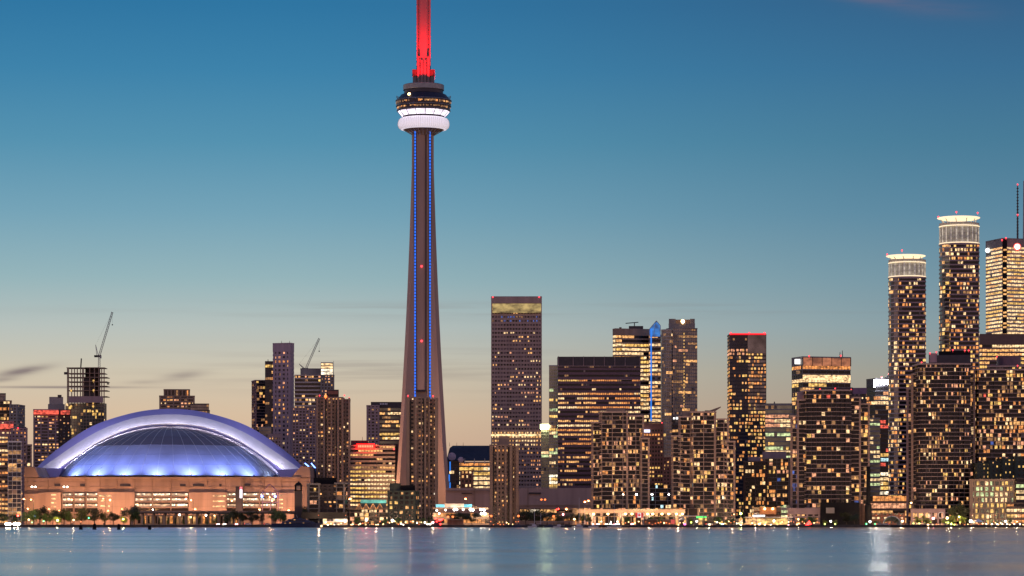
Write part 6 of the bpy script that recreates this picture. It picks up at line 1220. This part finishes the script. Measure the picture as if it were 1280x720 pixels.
for a, c, y1, y0, w_ in ((351, 396, 654.6, 651.8, 5.4), (357, 388, 651.8, 649, 4.6), (364, 380, 649, 647.2, 3.6)):
    Za, Zb = Z(y1, BYt), Z(y0, BYt); xa, xb = X(a, BYt), X(c, BYt)
    MB().prism([(xa, BYt - w_ / 2), (xb, BYt - w_ / 2), (xb, BYt + w_ / 2), (xa, BYt + w_ / 2)], Za, Zb, [(xa + 2, BYt - w_ / 2 + .3), (xb - 3, BYt - w_ / 2 + .3), (xb - 3, BYt + w_ / 2 - .3), (xa + 2, BYt + w_ / 2 - .3)]).build('deck_house', 'hull_navy', yt)
    MB().box(xa + 2.5, xb - 3.5, BYt - w_ / 2 - .06, BYt - w_ / 2 + .2, Za + .35, Za + .8).build('window_band', 'glass_black', yt)
for px, py in ((368.5, 649.6), (357, 654), (380, 653.9), (363, 653.6)): MB().box(X(px, BYt) - .5, X(px, BYt) + .5, BYt - 3.2, BYt - 2.4, Z(py, BYt) - .3, Z(py, BYt) + .2).build('cabin_light', 'window_warm', yt)
MB().tube((X(372, BYt), BYt, Z(647.2, BYt)), (X(370, BYt), BYt, Z(643.5, BYt)), .15).build('radar_mast', 'metal_grey', yt)
MB().ball((X(402, BYt), BYt - 1, Z(657.5, BYt)), .45, 8, 5).build('bow_light', 'lamp_cream', yt)
def smallboat(px, L, label, m='hull_white', cab=True, mast=0, flip=False, Y=1943):
    rt = root('sailboat' if mast else 'motor_boat', label, 'boat', (X(px, Y), Y, 0), 'boats moored along the quay'); x = X(px, Y)
    hull(MB(), x - L / 2, x + L / 2, Y, -.2, 1.0, L * .3, .3, flip).build('hull', m, rt)
    if cab: MB().prism([(x - L * .2, Y - L * .1), (x + L * .18, Y - L * .1), (x + L * .18, Y + L * .1), (x - L * .2, Y + L * .1)], 1.0, 2.1, [(x - L * .15, Y - L * .08), (x + L * .08, Y - L * .08), (x + L * .08, Y + L * .08), (x - L * .15, Y + L * .08)]).build('cabin', m, rt)
    if mast: MB().tube((x, Y, 1), (x, Y, mast), .14, .08).tube((x, Y, 2.4), (x - L * .35, Y, 2.5), .1).build('mast', 'metal_white', rt)
for a in ((668, 9, 'sailboat with tall bare mast, leftmost in the marina', 'hull_white', True, Z(635, 1943)), (676, 8, 'dark hulled sailboat with bare mast by the twin orange lamps', 'hull_black', True, Z(641, 1943)), (724, 10, 'sailboat with very tall bare mast before the arcade', 'hull_white', True, Z(622, 1943)), (731, 8, 'sailboat with bare mast left of the balcony tower', 'hull_black', True, Z(632, 1943)), (768, 10, 'sailboat with tall mast before the lit car group', 'hull_white', True, Z(630, 1943)), (761, 8, 'dark sailboat with shorter mast before the lit car group', 'hull_black', True, Z(636, 1943)),
          (637, 8, 'small dark motor boat below the ribbed tower with roof box', 'hull_black'), (648, 9, 'dark motor boat left of the marina masts', 'hull_navy'), (660, 8, 'black motor boat between two marina piers', 'hull_black'), (688, 9, 'dark motor boat by the green quay signal', 'hull_navy'), (699, 8, 'small white motor boat under the dark quay trees', 'hull_white'), (709, 9, 'black motor boat below the arcade', 'hull_black'), (742, 7, 'small white motor boat left of the car group', 'hull_white'),
          (799, 15, 'black hulled tug boat below the flag', 'hull_black'), (883, 14, 'black workboat before the green striped kiosk', 'hull_black'), (905, 9, 'dark launch right of the black workboat', 'hull_navy'), (935, 12, 'black tug before the peaked market tent', 'hull_black')): smallboat(*a)
bt = root('sailing_ship', 'long low dark schooner hull with raised stern moored under the clock podium', 'ship', (X(1150, 1941), 1941, 0), 'boats moored along the quay')
hull(MB(), X(1112, 1941), X(1158, 1941), 1941, -.2, 1.6, 6, .45).build('hull', 'hull_black', bt); MB().add([(X(1138, 1941), 1939, 1.8), (X(1158.5, 1941), 1941, 4.6), (X(1158.5, 1941), 1941, 3.8), (X(1138, 1941), 1943, 1.8)], [(0, 1, 2), (2, 1, 3), (0, 2, 3), (0, 3, 1)]).build('bow_rail', 'hull_black', bt)
MB().tube((X(1114, 1941), 1941, 1.4), (X(1114, 1941), 1941, Z(627, 1941)), .2, .1).build('mast', 'metal_dark', bt)
# piles
for px, h, w_, lab in ((101, 2.2, 1.9, 'low dark pile cluster in the water, leftmost one'), (118, 3.1, 1.9, 'tallest dark pile cluster in the water below the dark round tree'), (148.5, 2.9, 1.7, 'dark pile cluster in the water below the small lime tree'), (187, 2.3, 1.7, 'low dark pile cluster in the water, rightmost one')):
    Y = 1500; rt = root('mooring_dolphin', lab, 'mooring piles', (X(px, Y), Y, 0), 'mooring pile clusters off the quay'); rg = random.Random(int(px))
    for i in range(5):
        a = 6.28 * i / 5; MB().tube((X(px, Y) + w_ * .55 * math.cos(a), Y + w_ * .55 * math.sin(a), -1.5), (X(px, Y) + w_ * .22 * math.cos(a), Y + w_ * .22 * math.sin(a), h * rg.uniform(.85, 1.05)), .34, .3, 7).build('pile', 'metal_black', rt)
    MB().lathe([(w_ * .46, h * .55), (w_ * .46, h * .66)], X(px, Y), Y, 12).build('binding', 'metal_black', rt)
# floating dock and railings
dk = root('floating_dock', 'long low floating dock with short posts along the marina', 'dock', (X(700, 1946), 1946, 0)); MB().box(X(632, 1946), X(748, 1946), 1945, 1948, .1, .6).build('deck', 'concrete_dark', dk)
for i in range(24): MB().tube((X(634 + i * 4.9, 1946), 1945.2, -.5), (X(634 + i * 4.9, 1946), 1945.2, 1.9 + .8 * (i % 3 == 0)), .14, n=5).build('post', 'metal_dark', dk)
MB().box(X(668, 1952), X(740, 1952), 1953.4, 1953.6, Z(652.6, 1953), Z(652.1, 1953)).build('handrail', 'concrete_pale', dk)
rl = root('quay_railing', 'thin dark metal railing along the quay right of the power house', 'railing', (X(1180, 1954), 1954, GZ)); MB().box(X(1090, 1954), X(1280, 1954), 1953.9, 1954.0, GZ + 1.0, GZ + 1.08).build('rail', 'metal_grey', rl)
ps = MB()
for i in range(96): ps.box(X(1090, 1954) + i * 1.07, X(1090, 1954) + i * 1.07 + .06, 1953.9, 1953.98, GZ, GZ + 1.0)
ps.build('baluster', 'metal_grey', rl)
# strings of small shop and terrace lights low on the promenade
srg = random.Random(77)
for x0_, x1_, n_, mats_, lab in ((404, 434, 7, [W_, C_], 'row of small white bulbs along the ferry shed front'), (437, 486, 16, [C_, O], 'row of warm bulbs along the quay terrace below the gabled hall'), (486, 545, 18, [C_, W_, O], 'row of warm bulbs on the quay at the foot of the needle tower'), (612, 650, 10, [O, C_], 'row of amber bulbs at the foot of the ribbed tower with roof box'), (740, 800, 14, [C_, O, W_], 'row of bulbs behind the quay car group'), (806, 856, 14, [C_, O], 'row of amber bulbs under the timber shelters'), (888, 990, 30, [C_, W_, C_, O], 'long row of cream bulbs along the cafe boardwalk'), (990, 1026, 10, [O, C_], 'row of amber bulbs under the mauve podium'), (1140, 1212, 20, [C_, O, 'lamp_lime'], 'row of bulbs below the yellow lit trees'), (1212, 1280, 22, [C_, O, C_], 'row of warm bulbs along the terrace of the gridded block')):
    Y = 1984; rt = root('string_light', lab, 'string light', (X(x0_, Y), Y, GZ)); wire = MB(); prev = None
    for i in range(n_):
        px = x0_ + (x1_ - x0_) * (i + srg.uniform(.2, .8)) / n_; p_ = P(px, srg.uniform(651.5, 656.5), Y)
        MB().ball(p_, srg.uniform(.22, .42), 8, 5).build('bulb', srg.choice(mats_), rt)
        if prev is not None: wire.tube(prev, p_ + Vector((0, .3, .2)), .04, n=4)
        wire.tube(p_ + Vector((0, .3, .2)), (p_.x, Y + .3, GZ), .05, n=4); prev = p_ + Vector((0, .3, .2))
    wire.build('wire', 'metal_dark', rt)
# far wooded shore that closes the horizon
mat('far_foliage', (.02, .025, .018), .95, .3, .02); fw = MB(); frg = random.Random(12); nF = 420; xs = [-5200 + 10400 * i / nF for i in range(nF + 1)]; hs = [8 + 5 * frg.random() for _ in xs]
for yy, k in ((6000, 1.0), (6060, 1.25)):
    o_ = len(fw.v); fw.v += [(x, yy + frg.uniform(-12, 12), GZ - 1) for x in xs] + [(x, yy + frg.uniform(-12, 12), GZ + h * k * frg.uniform(.8, 1.2)) for x, h in zip(xs, hs)] + [(x, yy + 50, GZ + h * k * .9) for x, h in zip(xs, hs)]
    n_ = nF + 1; fw.f += [(o_ + i, o_ + i + 1, o_ + n_ + i + 1, o_ + n_ + i) for i in range(nF)] + [(o_ + n_ + i, o_ + n_ + i + 1, o_ + 2 * n_ + i + 1, o_ + 2 * n_ + i) for i in range(nF)]
w_ = fw.build('distant_woods', 'far_foliage', None, kind='stuff'); w_['label'] = 'low dark wooded shore far behind the city'; w_['category'] = 'woods'
